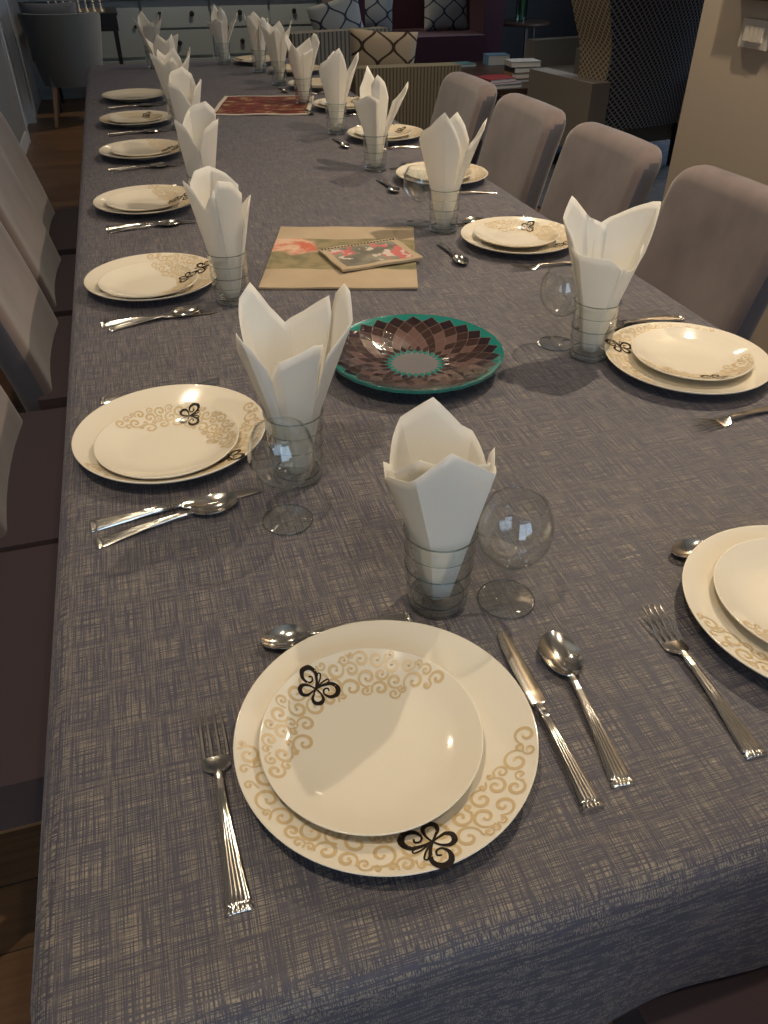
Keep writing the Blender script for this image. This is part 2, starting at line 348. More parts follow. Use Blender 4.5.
def plate_mesh(name,tab,Rm,foot,bands,flies,seed):
    zf=lambda r:interp(tab,r); bm=bmesh.new()
    top=[(r,z) for r,z in tab]; top[0]=(0,tab[0][1])
    th=.0032; und=[]
    for r,z in reversed(top[1:-1]): und.append((r,max(z-th,.0016 if r>foot+.004 else .0022)))
    prof=top+[(Rm+.0006,top[-1][1]-.0004),(Rm+.0004,top[-1][1]-.0016)]+und+[(foot+.003,.0012),(foot+.002,0),(foot-.002,0),(foot-.003,.0022),(0,.0022)]
    lathe(bm,prof,96); bmesh.ops.recalc_face_normals(bm,faces=bm.faces)
    b2=bmesh.new()
    for i,(ri,ro,a0,a1,s0,s1) in enumerate(bands): scrolls(b2,zf,ri,ro,a0,a1,seed+i,1,s0,s1)
    for rr,ang,size,rot in flies: butterfly(b2,zf,rr,ang,size,rot,2)
    for f in b2.faces:
        f.normal_update()
        if f.normal.z<0: f.normal_flip()
    me=bpy.data.meshes.new('t'); b2.to_mesh(me); b2.free(); bm.from_mesh(me); bpy.data.meshes.remove(me); bm.faces.ensure_lookup_table()
    me=bpy.data.meshes.new(name); bm.to_mesh(me); bm.free()
    for q in ('china','scroll','black_print'): me.materials.append(M[q])
    me.polygons.foreach_set('use_smooth',[True]*len(me.polygons)); return me
big_mesh=plate_mesh('dinner_plate',BIG,.1335,.062,[(.094,.1315,-190,-18,.0034,.0130)],[(.1085,-87,.0205,125)],3)
small_mesh=plate_mesh('salad_plate',SML,.0975,.045,[(.052,.0960,26,192,.0032,.0108)],[(.0755,118,.0172,-45)],11)

# ------------------------------------------------------------------ cutlery (lies along +y, handle end at y=0)
def handle_bm(L,w0=.0225,w1=.0078,th=.0042,lift=.006):
    bm=bmesh.new(); ys=[0,.001,.003,.005,.0065,.0075,.009,.012,.02,.03,.045,.06,.075]; ys=[y for y in ys if y<L*.8]+[L*.84,L*.86,L*.875,L*.89,L*.905,L*.92,L*.94,L]
    secs=[]
    for y in ys:
        t=y/L; w=(w1+(w0-w1)*(1-t)**1.7)/2; 
        if y<.0075: w*=.97+.03*math.sin(y/.0075*PI)
        if y==0: w*=.86
        ring=1.+(.22 if abs(t-.86)<.004 or abs(t-.89)<.004 or abs(t-.92)<.004 else 0)
        if y in(.0065,): ring=.80
        zc=.0012+lift*math.sin(min(1,t*1.08)*PI/2)**1.4*1.0
        n=25; top=[];bot=[]
        for i in range(n):
            u=-1+2*i/(n-1); rib=.00055*abs(math.sin(u*PI*3)) if t<.84 else 0
            if y<.0065: rib*=1.3
            e=(1-abs(u)**5); zt=th*(.45+.0)*e+rib*e
            if y==0: zt*=.5
            top.append((u*w*ring,y,zc+zt*ring)); 
        for i in range(n-1,-1,-3): u=-1+2*i/(n-1); bot.append((u*w*.94*ring,y,zc-.0014*(1-abs(u)**4)-.0004))
        secs.append(top+bot)
    loft(bm,secs); return bm,secs
def spoon_parts(Lt,bl,bw):
    hb,_=handle_bm(Lt-bl*.97)
    b=bmesh.new(); y0=Lt-bl; n=40; rings=[]
    dep=.0085
    def P(rho,a):
        # egg-shaped outline, fuller toward the tip side
        yy=math.cos(a); xx=math.sin(a); wid=bw/2*(1-.13*yy*-1 if yy<0 else 1-.06*yy)
        return Vector((rho*xx*wid,y0+bl/2-rho*yy*bl/2,.0022+.0075-dep*(1-rho**2.2)+(.0015 if False else 0)))
    c=b.verts.new((0,y0+bl/2,.0012))
    for rho in (.2,.4,.6,.75,.88,.96,1.): rings.append([b.verts.new(P(rho,2*PI*k/n)) for k in range(n)])
    for k in range(n): b.faces.new((c,rings[0][k],rings[0][(k+1)%n]))
    for a_,b_ in zip(rings,rings[1:]):
        for k in range(n): b.faces.new((a_[k],b_[k],b_[(k+1)%n],a_[(k+1)%n]))
    bmesh.ops.recalc_face_normals(b,faces=b.faces); 
    if sum(f.normal.z for f in b.faces)<0: bmesh.ops.reverse_faces(b,faces=b.faces)
    bmesh.ops.solidify(b,geom=b.faces[:],thickness=.0011)
    return hb,b
def make_spoon(Lt,bl,bw,name):
    t=empty(name); hb,b=spoon_parts(Lt,bl,bw)
    link_mesh('handle',hb,'steel',t,angle=50); link_mesh('spoon_bowl',b,'steel',t,angle=60); return t
def make_fork():
    t=empty('dinner_fork'); L=.196; hb,_=handle_bm(.128); link_mesh('handle',hb,'steel',t,angle=50)
    b=bmesh.new(); zc=lambda y:.0072-.0058*math.sin(max(0,min(1,(y-.125)/.045))*PI)+ (.005*max(0,(y-.165)/.031)**1.6)
    def slab(rows):
        secs=[]
        for y,xa,xb,th in rows:
            z=zc(y); m_=(xa+xb)/2
            secs.append([(xa,y,z),(xa+(xb-xa)*.2,y,z+th),(xb-(xb-xa)*.2,y,z+th),(xb,y,z),(xb-(xb-xa)*.2,y,z-th*.6),(xa+(xb-xa)*.2,y,z-th*.6)])
        loft(b,secs)
    slab([(.124,-.0034,.0034,.0016),(.128,-.0045,.0045,.0014),(.131,-.0090,.0090,.0012),(.135,-.0118,.0118,.0011),(.141,-.0124,.0124,.001),(.1485,-.0123,.0123,.001)])
    for k in range(4):
        xc=-.0104+k*.00693
        slab([(.148,xc-.0021,xc+.0021,.001),(.160,xc-.0017,xc+.0017,.001),(.175,xc*.98-.0015,xc*.98+.0015,.0009),(.190,xc*.96-.0011,xc*.96+.0011,.0008),(.196,xc*.95-.0004,xc*.95+.0004,.0004)])
    link_mesh('fork_head',b,'steel',t,angle=50); return t
def make_knife():
    t=empty('dinner_knife'); hb,_=handle_bm(.112,w0=.0225,w1=.0100,th=.0085,lift=.003); link_mesh('handle',hb,'steel',t,angle=50)
    b=bmesh.new(); secs=[]
    for y,xa,xb in [(.110,-.0050,.0050),(.1125,-.0062,.0082),(.114,-.0066,.0098),(.13,-.0070,.0102),(.16,-.0066,.0104),(.19,-.0050,.0100),(.205,-.0025,.0088),(.213,.0015,.0070),(.217,.0045,.0052)]:
        z=.0046-.0026*(y-.11)/.107; secs.append([(xa,y,z-.0007),(xb-.001,y,z-.0009),(xb,y,z),(xb-.001,y,z+.0009),(xa,y,z+.0007),(xa-.0004,y,z)])
    loft(b,secs); link_mesh('blade',b,'steel',t,angle=50); return t
P_FKS=.97
P_SP=make_spoon(.179,.060,.041,'table_spoon'); P_DS=make_spoon(.161,.050,.033,'dessert_spoon'); P_FK=make_fork(); P_KN=make_knife(); P_FK.scale=(1,.965,1)
# ------------------------------------------------------------------ glassware
def make_tumbler():
    bm=bmesh.new(); out=[(.029,0),(.0325,.0015),(.0335,.005)]+[(.0335+.0043*k/6,.005+.094*k/6) for k in range(1,7)]
    inn=[(.0376,.1003),(.0366,.0998)]+[(.0362-.0040*k/5,.096-.080*k/5) for k in range(0,6)]
    prof=out+inn; lathe(bm,prof,56)
    for z,tk in ((.0998,.0009),(.078,.0004),(.055,.0008),(.036,.00035)): torus(bm,.0335+.0043*(z-.005)/.094+(.0000 if z>.09 else .0002),z,tk,56,6,1)
    t=empty('tumbler'); link_mesh('wall',bm,['glass','glass_line'],t,angle=60)
    bm=bmesh.new(); lathe(bm,[(0,.0008),(.027,.0008),(.0305,.0018),(.0318,.005),(.0318,.010),(.029,.0115),(.018,.0095),(0,.0102)],40); torus(bm,.0290,.0112,.0010,40,6,1); torus(bm,.019,.0098,.0008,32,6,0); torus(bm,.0318,.0030,.0009,40,6,1); link_mesh('thick_base',bm,['glass','glass_line'],t,angle=60)
    return t
P_TU=make_tumbler()
P_TUB=None
def make_wine():
    t=empty('wine_glass')
    bm=bmesh.new(); lathe(bm,[(0,.0),(.028,.0),(.031,.0008),(.0312,.0016),(.028,.0024),(.016,.0040),(.007,.0065),(.0045,.009)],56); torus(bm,.0310,.0012,.0007,56,6,1)
    link_mesh('foot',bm,['glass','glass_line'],t,angle=60)
    bm=bmesh.new(); lathe(bm,[(.0045,.009),(.0036,.018),(.0034,.030),(.0038,.042),(.0055,.050),(.0075,.0535)],24); link_mesh('stem',bm,'glass',t,angle=60)
    bm=bmesh.new(); o=mono([(.0001,.0525),(.010,.0545),(.023,.0620),(.0345,.0770),(.0395,.0930),(.0385,.1100),(.0335,.1250),(.0300,.1310)],4)
    i=[(max(r-.0013,0),z+.0012 if r<.03 else z) for r,z in reversed(o)]; lathe(bm,o+i,56); torus(bm,.0296,.1313,.0006,56,6,0)
    link_mesh('bowl',bm,['glass','glass_line'],t,angle=60); return t
P_WG=make_wine()
# ------------------------------------------------------------------ napkins
def napkin(petals,name='folded_napkin'):
    """petals: (a0,a1,tops[(a,h)],r_at_rim,k_flare,lean_deg,facets). angle 0 faces -y, positive to +x"""
    bm=bmesh.new()
    for (a0,a1,tops,rr,kf,lean,nf,off) in petals:
        st=360./nf; ang=set([a for a,_ in tops])
        q=math.floor((a0+off)/st)*st-off
        while q<a1:
            if a0<q<a1: ang.add(q)
            q+=st
        ang=sorted(ang); full=[]
        for u,v in zip(ang,ang[1:]):
            if v-u<.8: continue
            m_=max(1,int((v-u)/7)); full+= [u+(v-u)*k/m_ for k in range(m_)]
        full.append(ang[-1]); nh=14; grid=[]
        for a in full:
            top=interp(tops,a); colm=[]
            for j in range(nh+1):
                t=j/nh; h=.013+(top-.013)*t
                r=.012+(rr-.012)*min(h,.1)/.1 if h<.1 else rr+kf*(h-.1)
                st=360./nf; ph=((a+off)%st)-st/2; fac=math.cos(R(st/2))/math.cos(R(ph)); r*=.35+.65*(fac+ (1-math.cos(R(st/2)))*.4)
                x=r*math.sin(R(a)); y=-r*math.cos(R(a))
                if h>.1: x+=math.sin(R(lean))*(h-.1)*.55
                # keep it inside the tumbler below the rim
                if h<.1:
                    q=math.hypot(x,y); lim=.0300+.0035*h/.1
                    if q>lim: x*=lim/q; y*=lim/q
                colm.append(bm.verts.new((x,y,h)))
            grid.append(colm)
        for p,q in zip(grid,grid[1:]):
            for j in range(nh): bm.faces.new((p[j],q[j],q[j+1],p[j+1]))
    o=link_mesh(name,bm,'napkin',angle=14)
    sd=o.modifiers.new('thickness','SOLIDIFY'); sd.thickness=.0007; sd.offset=0
    return o
def apply_mods(o):
    dg=bpy.context.evaluated_depsgraph_get(); me=bpy.data.meshes.new_from_object(o.evaluated_get(dg)); o.modifiers.clear(); o.data=me
N_NEAR=[(-98,92,[(-98,.168),(-80,.182),(-45,.196),(-8,.236),(35,.196),(66,.184),(84,.192),(92,.18)],.0335,.29,-9,5,36),
        (-100,60,[(-100,.175),(-70,.190),(-35,.218),(0,.212),(35,.20),(60,.190)],.027,.25,-9,6,10),
        (85,265,[(85,.174),(105,.182),(135,.194),(163,.220),(188,.206),(215,.190),(240,.172),(252,.182),(265,.170)],.032,.27,-9,5,20)]
N_L1=[(-105,-32,[(-105,.165),(-92,.188),(-72,.208),(-58,.228),(-45,.210),(-32,.18)],.034,.24,-6,7,0),
      (-45,50,[(-45,.165),(-25,.190),(5,.198),(30,.205),(50,.20)],.031,.18,0,6,20),
      (35,118,[(35,.190),(70,.218),(95,.246),(108,.250),(118,.235)],.033,.28,8,5,0),
      (95,270,[(95,.19),(112,.236),(145,.212),(172,.196),(190,.218),(208,.250),(240,.222),(270,.185)],.031,.24,0,6,15)]
N_R1=[(-98,5,[(-98,.190),(-60,.186),(-20,.186),(5,.165)],.034,.27,-6,6,10),
      (-5,75,[(-5,.170),(20,.158),(45,.158),(60,.172),(75,.19)],.033,.22,8,6,0),
      (150,278,[(150,.205),(175,.215),(200,.245),(208,.252),(235,.232),(262,.208),(278,.180)],.031,.27,-6,6,0),
      (60,185,[(60,.180),(80,.215),(98,.246),(108,.244),(130,.232),(155,.216),(185,.20)],.031,.28,12,6,20)]
N_R2=[(-102,22,[(-102,.19),(-82,.225),(-52,.242),(-22,.274),(0,.235),(22,.19)],.034,.24,-4,5,20),
      (20,112,[(20,.19),(45,.215),(66,.250),(78,.236),(92,.205),(112,.18)],.033,.30,8,6,5),
      (100,250,[(100,.19),(125,.225),(148,.250),(172,.225),(210,.21),(250,.19)],.031,.24,6,6,15)]
N_L2=[(-102,-8,[(-102,.205),(-84,.232),(-62,.222),(-38,.188),(-8,.225)],.033,.16,-5,5,15),
      (-20,62,[(-20,.215),(0,.238),(30,.232),(62,.205)],.031,.14,-4,6,0),
      (50,135,[(50,.160),(72,.190),(96,.196),(135,.165)],.034,.20,2,6,25),
      (120,262,[(120,.21),(150,.228),(185,.240),(220,.236),(262,.20)],.030,.16,-4,6,0)]
N_L3=[(-102,10,[(-102,.20),(-78,.228),(-42,.215),(-5,.162),(10,.16)],.034,.15,4,5,10),
      (-10,95,[(-10,.15),(15,.210),(45,.225),(70,.228),(95,.19)],.032,.20,0,6,0),
      (90,250,[(90,.20),(120,.235),(150,.255),(190,.245),(250,.20)],.031,.14,6,5,20)]
N_FAR=[(-102,20,[(-102,.19),(-82,.245),(-58,.235),(-32,.21),(0,.235),(20,.21)],.033,.20,-5,5,10),
      (10,120,[(10,.20),(45,.225),(75,.258),(95,.24),(120,.20)],.033,.22,5,6,0),
      (110,262,[(110,.20),(150,.252),(185,.228),(215,.250),(262,.19)],.030,.18,0,5,20)]
N_R3=[(-105,0,[(-105,.16),(-92,.200),(-60,.196),(-25,.215),(0,.20)],.033,.34,-6,6,10),
      (-30,50,[(-30,.235),(-8,.262),(22,.240),(50,.20)],.031,.12,0,6,0),
      (40,122,[(40,.19),(66,.225),(86,.235),(98,.210),(122,.18)],.033,.42,10,6,5),
      (150,250,[(150,.22),(185,.272),(205,.24),(250,.19)],.030,.14,-2,6,15)]
NAP={}
for k,p in dict(near=N_NEAR,l1=N_L1,r1=N_R1,r2=N_R2,l2=N_L2,l3=N_L3,far=N_FAR,r3=N_R3).items():
    NAP[k]=napkin(p); 
bpy.context.view_layer.update()
for k in NAP: apply_mods(NAP[k])

# ------------------------------------------------------------------ the settings
# plate (x,y), small plate (x,y), diner rotation, pattern rotation big/small (deg, extra), tumbler, wine, napkin kind+rot, phrase
SET=[
 dict(p=(.124,.410),s=(.110,.408),r=0,pb=0,ps=0,t=(.232,.575),w=(.305,.553),n=('near',0),ph='at the near end of the table',side='N'),
 dict(p=(.602,.432),s=(.602,.440),r=0,pb=0,ps=-200,t=None,w=None,n=None,ph='at the cropped near-end place',side='N'),
 dict(p=(-.021,.988),s=(-.027,.958),r=-90,pb=127,ps=-55,t=(.134,.855),w=(.102,.762),n=('l1',0),ph='at the nearest left-side place',side='L'),
 dict(p=(-.012,1.620),s=(-.020,1.590),r=-90,pb=197,ps=-110,t=(.132,1.490),w=None,n=('l2',0),ph='at the second nearest left-side place',side='L'),
 dict(p=(.004,2.200),s=(.0,2.18),r=-90,pb=190,ps=-120,t=(.148,2.078),w=None,n=('l3',0),ph='at the third nearest left-side place',side='L'),
 dict(p=(.020,2.800),s=(.02,2.78),r=-90,pb=185,ps=-120,t=(.165,2.67),w=None,n=('l3',25),ph='at the fourth nearest left-side place',side='L'),
 dict(p=(.022,3.330),s=(.02,3.31),r=-90,pb=60,ps=-60,t=(.17,3.19),w=None,n=('far',10),ph='at the fifth nearest left-side place',side='L'),
 dict(p=(.034,3.860),s=None,r=-90,pb=110,ps=0,t=(.178,3.74),w=None,n=('far',190),ph='at the farthest left-side place',side='L'),
 dict(p=(.820,.985),s=(.828,.985),r=90,pb=136,ps=148,t=(.688,1.072),w=(.655,1.130),n=('r1',0),ph='at the nearest right-side place',side='R'),
 dict(p=(.818,1.650),s=(.812,1.65),r=90,pb=-47,ps=-73,t=(.684,1.790),w=(.645,1.86),n=('r2',0),ph='at the second nearest right-side place',side='R'),
 dict(p=(.842,2.235),s=(.830,2.23),r=90,pb=30,ps=-90,t=(.690,2.405),w=None,n=('r3',0),ph='at the third nearest right-side place',side='R'),
 dict(p=(.845,2.815),s=(.835,2.81),r=90,pb=60,ps=-95,t=(.700,2.940),w=None,n=('r2',25),ph='at the fourth nearest right-side place',side='R'),
 dict(p=(.85,3.40),s=(.84,3.40),r=90,pb=60,ps=-80,t=(.705,3.530),w=None,n=('l1',20),ph='at the fifth nearest right-side place',side='R'),
 dict(p=(.85,3.93),s=(.84,3.93),r=90,pb=60,ps=-80,t=(.70,4.060),w=None,n=('far',0),ph='at the sixth nearest right-side place',side='R'),
 dict(p=(.85,4.42),s=(.84,4.42),r=90,pb=60,ps=-80,t=(.675,4.480),w=None,n=('far',100),ph='at the farthest right-side place',side='R'),
 dict(p=(.72,4.82),s=None,r=180,pb=60,ps=0,t=(.540,4.83),w=None,n=('r3',10),ph='at the far end, right of its centre',side='F'),
 dict(p=None,s=None,r=180,pb=60,ps=0,t=(.170,4.80),w=None,n=('l1',-10),ph='at the far left corner',side='F'),
]
used=set()
def put(proto,x,y,z,rz,label,cat,group,base=None):
    if proto in used: o=copy_tree(proto)
    else: o=proto; used.add(proto)
    o.location=(x,y,z); o.rotation_euler=(0,0,rz); tag(o,label,cat,group); return o
BM_o=bpy.data.objects.new('dinner_plate',big_mesh); SM_o=bpy.data.objects.new('salad_plate',small_mesh)
C.objects.link(BM_o); C.objects.link(SM_o)
def local(st,lx,ly):
    a=R(st['r']); px,py=st['p'] or st['t']; return px+lx*math.cos(a)-ly*math.sin(a),py+lx*math.sin(a)+ly*math.cos(a)
def lay(proto,e,tip,label,cat,group):
    """handle end at e, pointing to tip"""
    d=Vector(tip)-Vector(e); return put(proto,e[0],e[1],T,math.atan2(-d.x,d.y),label,cat,group)
explicit={ # (handle end, tip) where the photograph shows them clearly
 (0,'fork'):((-.024,.297),(-.025,.493)),(0,'knife'):((.272,.297),(.276,.513)),(0,'spoon'):((.308,.310),(.325,.488)),(0,'dess'):((.197,.556),(.036,.560)),
 (1,'fork'):((.437,.302),(.445,.498)),(1,'dess'):((.680,.566),(.519,.562)),
 (2,'knife'):((-.134,.817),(.084,.838)),(2,'spoon'):((-.128,.781),(.045,.818)),
 (3,'knife'):((-.118,1.443),(.100,1.448)),(3,'spoon'):((-.105,1.418),(.068,1.458)),
 (8,'fork'):((.905,.827),(.712,.806)),(8,'knife'):((.935,1.162),(.72,1.176)),
 (9,'dess'):((.643,1.70),(.642,1.545)),(10,'dess'):((.668,2.29),(.672,2.132)),(11,'dess'):((.671,2.86),(.677,2.70)),
}
for i,st in enumerate(SET):
    ph=st['ph']
    big=st['side'] 
    if st['p']:
        put(BM_o,*st['p'],T+.0008,R(st['r']+st['pb']) if st['side']!='N' else R(st['pb']),'large cream dinner plate with tan scrollwork '+ph,'plate','large cream dinner plates set round the table')
    if st['s']:
        put(SM_o,*st['s'],T+.0008+.0078,R(st['ps']),'small cream plate resting on the dinner plate '+ph,'plate','small cream plates on the dinner plates')
    if st['t']:
        put(P_TU,*st['t'],T+.0006,rnd.uniform(0,6),'clear ringed tumbler holding a napkin '+ph,'glass','tumblers holding the napkins')
    if st['n']:
        k,rz=st['n']; put(NAP[k],*st['t'],T+.0008,R(rz),'white paper napkin fanned upright in the tumbler '+ph,'napkin','white napkins standing in tumblers')
    if st['w']:
        put(P_WG,*st['w'],T+.0006,0,'empty clear stemmed wine glass '+ph,'wine glass','wine glasses beside the tumblers')
    if st['p'] and i<14:
        J=lambda:rnd.uniform(-.004,.004)
        if (i,'fork') in explicit or st['side']!='N':
            e,t_=explicit.get((i,'fork'),(local(st,-.158+J(),-.10+J()),local(st,-.155+J(),.10)))
            lay(P_FK,e,t_,'steel dinner fork with ribbed handle lying '+ph,'fork','dinner forks with ribbed handles')
        if i!=1:
            e,t_=explicit.get((i,'knife'),(local(st,.160+J(),-.11+J()),local(st,.165+J(),.10)))
            lay(P_KN,e,t_,'steel dinner knife with ribbed handle lying '+ph,'knife','dinner knives with ribbed handles')
            e,t_=explicit.get((i,'spoon'),(local(st,.192+J(),-.105+J()),local(st,.175+J(),.075)))
            lay(P_SP,e,t_,'larger steel table spoon lying beside the knife '+ph,'spoon','table spoons beside the knives')
        if st['side']!='L' and i!=8:
            e,t_=explicit.get((i,'dess'),(local(st,.06+J(),.168),local(st,-.10,.165+J())))
            lay(P_DS,e,t_,'small steel dessert spoon lying above the plate '+ph,'dessert spoon','dessert spoons above the plates')

# ------------------------------------------------------------------ art glass dish
def make_dish():
    bm=bmesh.new(); N=26; rr=[.036,.043,.053,.066,.081,.097,.113,.128,.140]
    zf=lambda r:.0062+.026*max(0,(r-.045)/.1)**1.6
    pt=lambda i,k:(rr[i]*math.cos(2*PI*(k+(i%2)*.5)/N),rr[i]*math.sin(2*PI*(k+(i%2)*.5)/N),zf(rr[i]))
    V={}
    def v(i,k):
        k%=N
        if (i,k) not in V: V[(i,k)]=bm.verts.new(pt(i,k))
        return V[(i,k)]
    cells=[]
    colors={1:4,2:3,3:2,4:1,5:1,6:1}
    rn=random.Random(5)
    for i in range(1,len(rr)-1):
        for k in range(N):
            s=0 if i%2==0 else 1
            f=bm.faces.new((v(i-1,k+ (0 if i%2==0 else 1) - (1 if i%2==0 else 0) + (0)),)+()) if False else None
            if i%2==1: a,b_,c,d=v(i-1,k+1),v(i,k+1),v(i+1,k+1),v(i,k)   # lozenge round point k+1
            else:      a,b_,c,d=v(i-1,k),v(i,k+1),v(i+1,k),v(i,k)
            q=bm.faces.new((a,d,c,b_)); 
            mi={1:0,2:2,3:3,4:2,5:3 if k%3 else 2,6:2,7:1}[i]
            if i==2 and rn.random()<.5: mi=1
            if i==3: mi=3 if (k%2 or rn.random()<.45) else 2
            if i==4 and rn.random()<.3: mi=3
            q.material_index=mi; cells.append(q)
    n=len(rr)-1
    # outer and inner closing triangles
    for k in range(N):
        if n%2==1: q=bm.faces.new((v(n,k),v(n-1,k+1),v(n,k+1)))
        else: q=bm.faces.new((v(n,k),v(n-1,k),v(n,k+1)))
        q.material_index=0; cells.append(q)
        q=bm.faces.new((v(0,k),v(0,k+1),v(1,k))); q.material_index=4
    bmesh.ops.recalc_face_normals(bm,faces=bm.faces)
    if sum(f.normal.z for f in bm.faces)<0: bmesh.ops.reverse_faces(bm,faces=bm.faces[:])
    ins=bmesh.ops.inset_individual(bm,faces=cells,thickness=.00055,depth=0)
    for f in ins['faces']: f.material_index=5
    # centre disc
    c=bm.verts.new((0,0,.006)); 
    for k in range(N): bm.faces.new((v(0,k),v(0,k+1),c)).material_index=4
    # rim and underside
    out=[bm.verts.new((.146*math.cos(2*PI*(k+.5*(n%2))/N),.146*math.sin(2*PI*(k+.5*(n%2))/N),zf(.144))) for k in range(N)]
    lo=[bm.verts.new((.1455*math.cos(2*PI*(k+.5*(n%2))/N),.1455*math.sin(2*PI*(k+.5*(n%2))/N),zf(.143)-.005)) for k in range(N)]
    ft=[bm.verts.new((.055*math.cos(2*PI*(k+.5*(n%2))/N),.055*math.sin(2*PI*(k+.5*(n%2))/N),.0)) for k in range(N)]
    for k in range(N):
        k2=(k+1)%N
        bm.faces.new((v(n,k),out[k],out[k2],v(n,k2))).material_index=0
        bm.faces.new((out[k],lo[k],lo[k2],out[k2])).material_index=0
        bm.faces.new((lo[k],ft[k],ft[k2],lo[k2])).material_index=0
    bm.faces.new(ft[::-1]).material_index=0
    o=link_mesh('glass_dish',bm,['d_teal','d_plum','d_brown','d_mauve','d_grey','d_line'],angle=50)
    return o
o=make_dish(); o.location=(.388,1.118,T+.0006); o.rotation_euler=(0,0,R(4))
tag(o,'round mosaic glass dish with teal rim and brown lozenges, in the middle of the table','dish')

# ------------------------------------------------------------------ flat textiles on the table
def sheet(name,w,h,mats,band=None,border=None,th=.002,wave=.0012,seed=0,parent=None,z=0):
    bm=bmesh.new(); nx,ny=24,30; rn=random.Random(seed); a,b_=rn.uniform(0,6),rn.uniform(0,6)
    V=[[bm.verts.new((-w/2+w*i/nx,-h/2+h*j/ny,z+th+wave*(1+math.sin(i*.5+a)*math.sin(j*.35+b_))) ) for j in range(ny+1)] for i in range(nx+1)]
    B=[[bm.verts.new((p.co.x,p.co.y,p.co.z-th)) for p in r_] for r_ in V]
    for i in range(nx):
        for j in range(ny):
            f=bm.faces.new((V[i][j],V[i+1][j],V[i+1][j+1],V[i][j+1])); u=(i+.5)/nx; v_=(j+.5)/ny
            if band and band[0]<v_<band[1]: f.material_index=1
            if border and border<u<1-border and border<v_<1-border: f.material_index=1
            bm.faces.new((B[i][j],B[i][j+1],B[i+1][j+1],B[i+1][j]))
    for i in range(nx):
        bm.faces.new((V[i][0],B[i][0],B[i+1][0],V[i+1][0])); bm.faces.new((V[i][ny],V[i+1][ny],B[i+1][ny],B[i][ny]))
    for j in range(ny):
        bm.faces.new((V[0][j],V[0][j+1],B[0][j+1],B[0][j])); bm.faces.new((V[nx][j],B[nx][j],B[nx][j+1],V[nx][j+1]))
    return link_mesh(name,bm,mats,parent)
bag=sheet('tote_bag',.325,.400,['linen','floral'],band=(.27,.78),th=.004,seed=2); bag.location=(.405,1.680,T+.0008); bag.rotation_euler=(0,0,R(-17))
tag(bag,'flat tan linen tote with an orange floral band, lying on the tablecloth','bag')
pc=sheet('zip_pouch',.190,.145,['linen','bird'],border=.10,th=.005,seed=4); pc.location=(.458,1.645,T+.0085); pc.rotation_euler=(0,0,R(8))
bm=bmesh.new()
for k in range(23): box(bm,-.092+k*.008,-.088+k*.008,.0605,.0635,.0072,.0085)
link_mesh('zipper',bm,'stitch',pc,smooth=False)
tag(pc,'small zip pouch with red flower print lying on the tan tote','pouch')
rn_=sheet('table_runner',.39,.42,['ivory_cloth','tapestry'],border=.045,th=.003,seed=6); rn_.location=(.545,3.56,T+.0008); rn_.rotation_euler=(0,0,R(-15))
tag(rn_,'red and brown patterned mat with ivory border, far down the table','placemat')

# ------------------------------------------------------------------ table and cloth
X0,X1,Y0,Y1=-.178,.995,.222,5.02
def cloth():
    bm=bmesh.new(); pts=[]; rc=.062
    def corner(cx,cy,a0):
        for k in range(7): a=R(a0+90*k/6); pts.append((cx+rc*math.cos(a),cy+rc*math.sin(a),math.cos(a),math.sin(a),1-abs(k-3)/3*.6))
    def edge(ax,ay,bx,by,nx,ny,n):
        for k in range(1,n): pts.append((ax+(bx-ax)*k/n,ay+(by-ay)*k/n,nx,ny,0.))
    corner(X0+rc,Y0+rc,180); edge(X0+rc,Y0,X1-rc,Y0,0,-1,50)
    corner(X1-rc,Y0+rc,270); edge(X1,Y0+rc,X1,Y1-rc,1,0,200)
    corner(X1-rc,Y1-rc,0); edge(X1-rc,Y1,X0+rc,Y1,0,1,50)
    corner(X0+rc,Y1-rc,90); edge(X0,Y1-rc,X0,Y0+rc,-1,0,200)
    n=len(pts); rings=[]; r=.028
    def fold(i,x,y): 
        s=(x*1.0+y*1.0); return .5*math.sin(s*17)+.3*math.sin(s*29+1)+.25*math.sin(s*7.3+2)
    near=[0]*n
    spec=[(-r*2,0)]+[(-r+r*math.sin(R(a)),-r+r*math.cos(R(a))) for a in (0,15,30,45,60,75,90)]+[(None,d) for d in (.06,.09,.12,.15,.18,.205,.225,.232)]
    for off,dz in spec:
        ring=[]
        for i,(x,y,nx,ny,c) in enumerate(pts):
            if off is not None: ox=off; z=dz; ox2=ox
            else:
                t=(dz-.03)/.2; ox2=.004*t+.011*t*fold(i,x,y)+.055*t*c; z=-dz+.012*t*math.sin((x+y)*5+1)*(1-c)-.05*t*c
            ring.append(bm.verts.new((x+nx*ox2,y+ny*ox2,T+z)))
        rings.append(ring)
    for a,b_ in zip(rings,rings[1:]):
        for k in range(n): bm.faces.new((a[k],a[(k+1)%n],b_[(k+1)%n],b_[k]))
    bm.faces.new(rings[0])
    bmesh.ops.recalc_face_normals(bm,faces=bm.faces)
    o=link_mesh('tablecloth',bm,'cloth',angle=80)
    return o
cl=cloth(); tag(cl,'blue grey linen tablecloth with straw threads covering the long dining table','tablecloth')
tb=empty('dining_table',((X0+X1)/2,(Y0+Y1)/2,0))
hx,hy=(X1-X0)/2-.034,(Y1-Y0)/2-.034
bm=soft(-hx,hx,-hy,hy,T-.045,T-.003,.006,2); link_mesh('tabletop',bm,'darkwood',tb)
for sx in (-1,1):
    for sy in (-1,1):
        bm=bmesh.new(); taper(bm,(sx*(hx-.08),sy*(hy-.10),0),(sx*(hx-.08),sy*(hy-.10),T-.045),.03,.042); link_mesh('leg',bm,'darkwood',tb,smooth=False)
tag(tb,'long dining table hidden beneath the grey tablecloth','table')

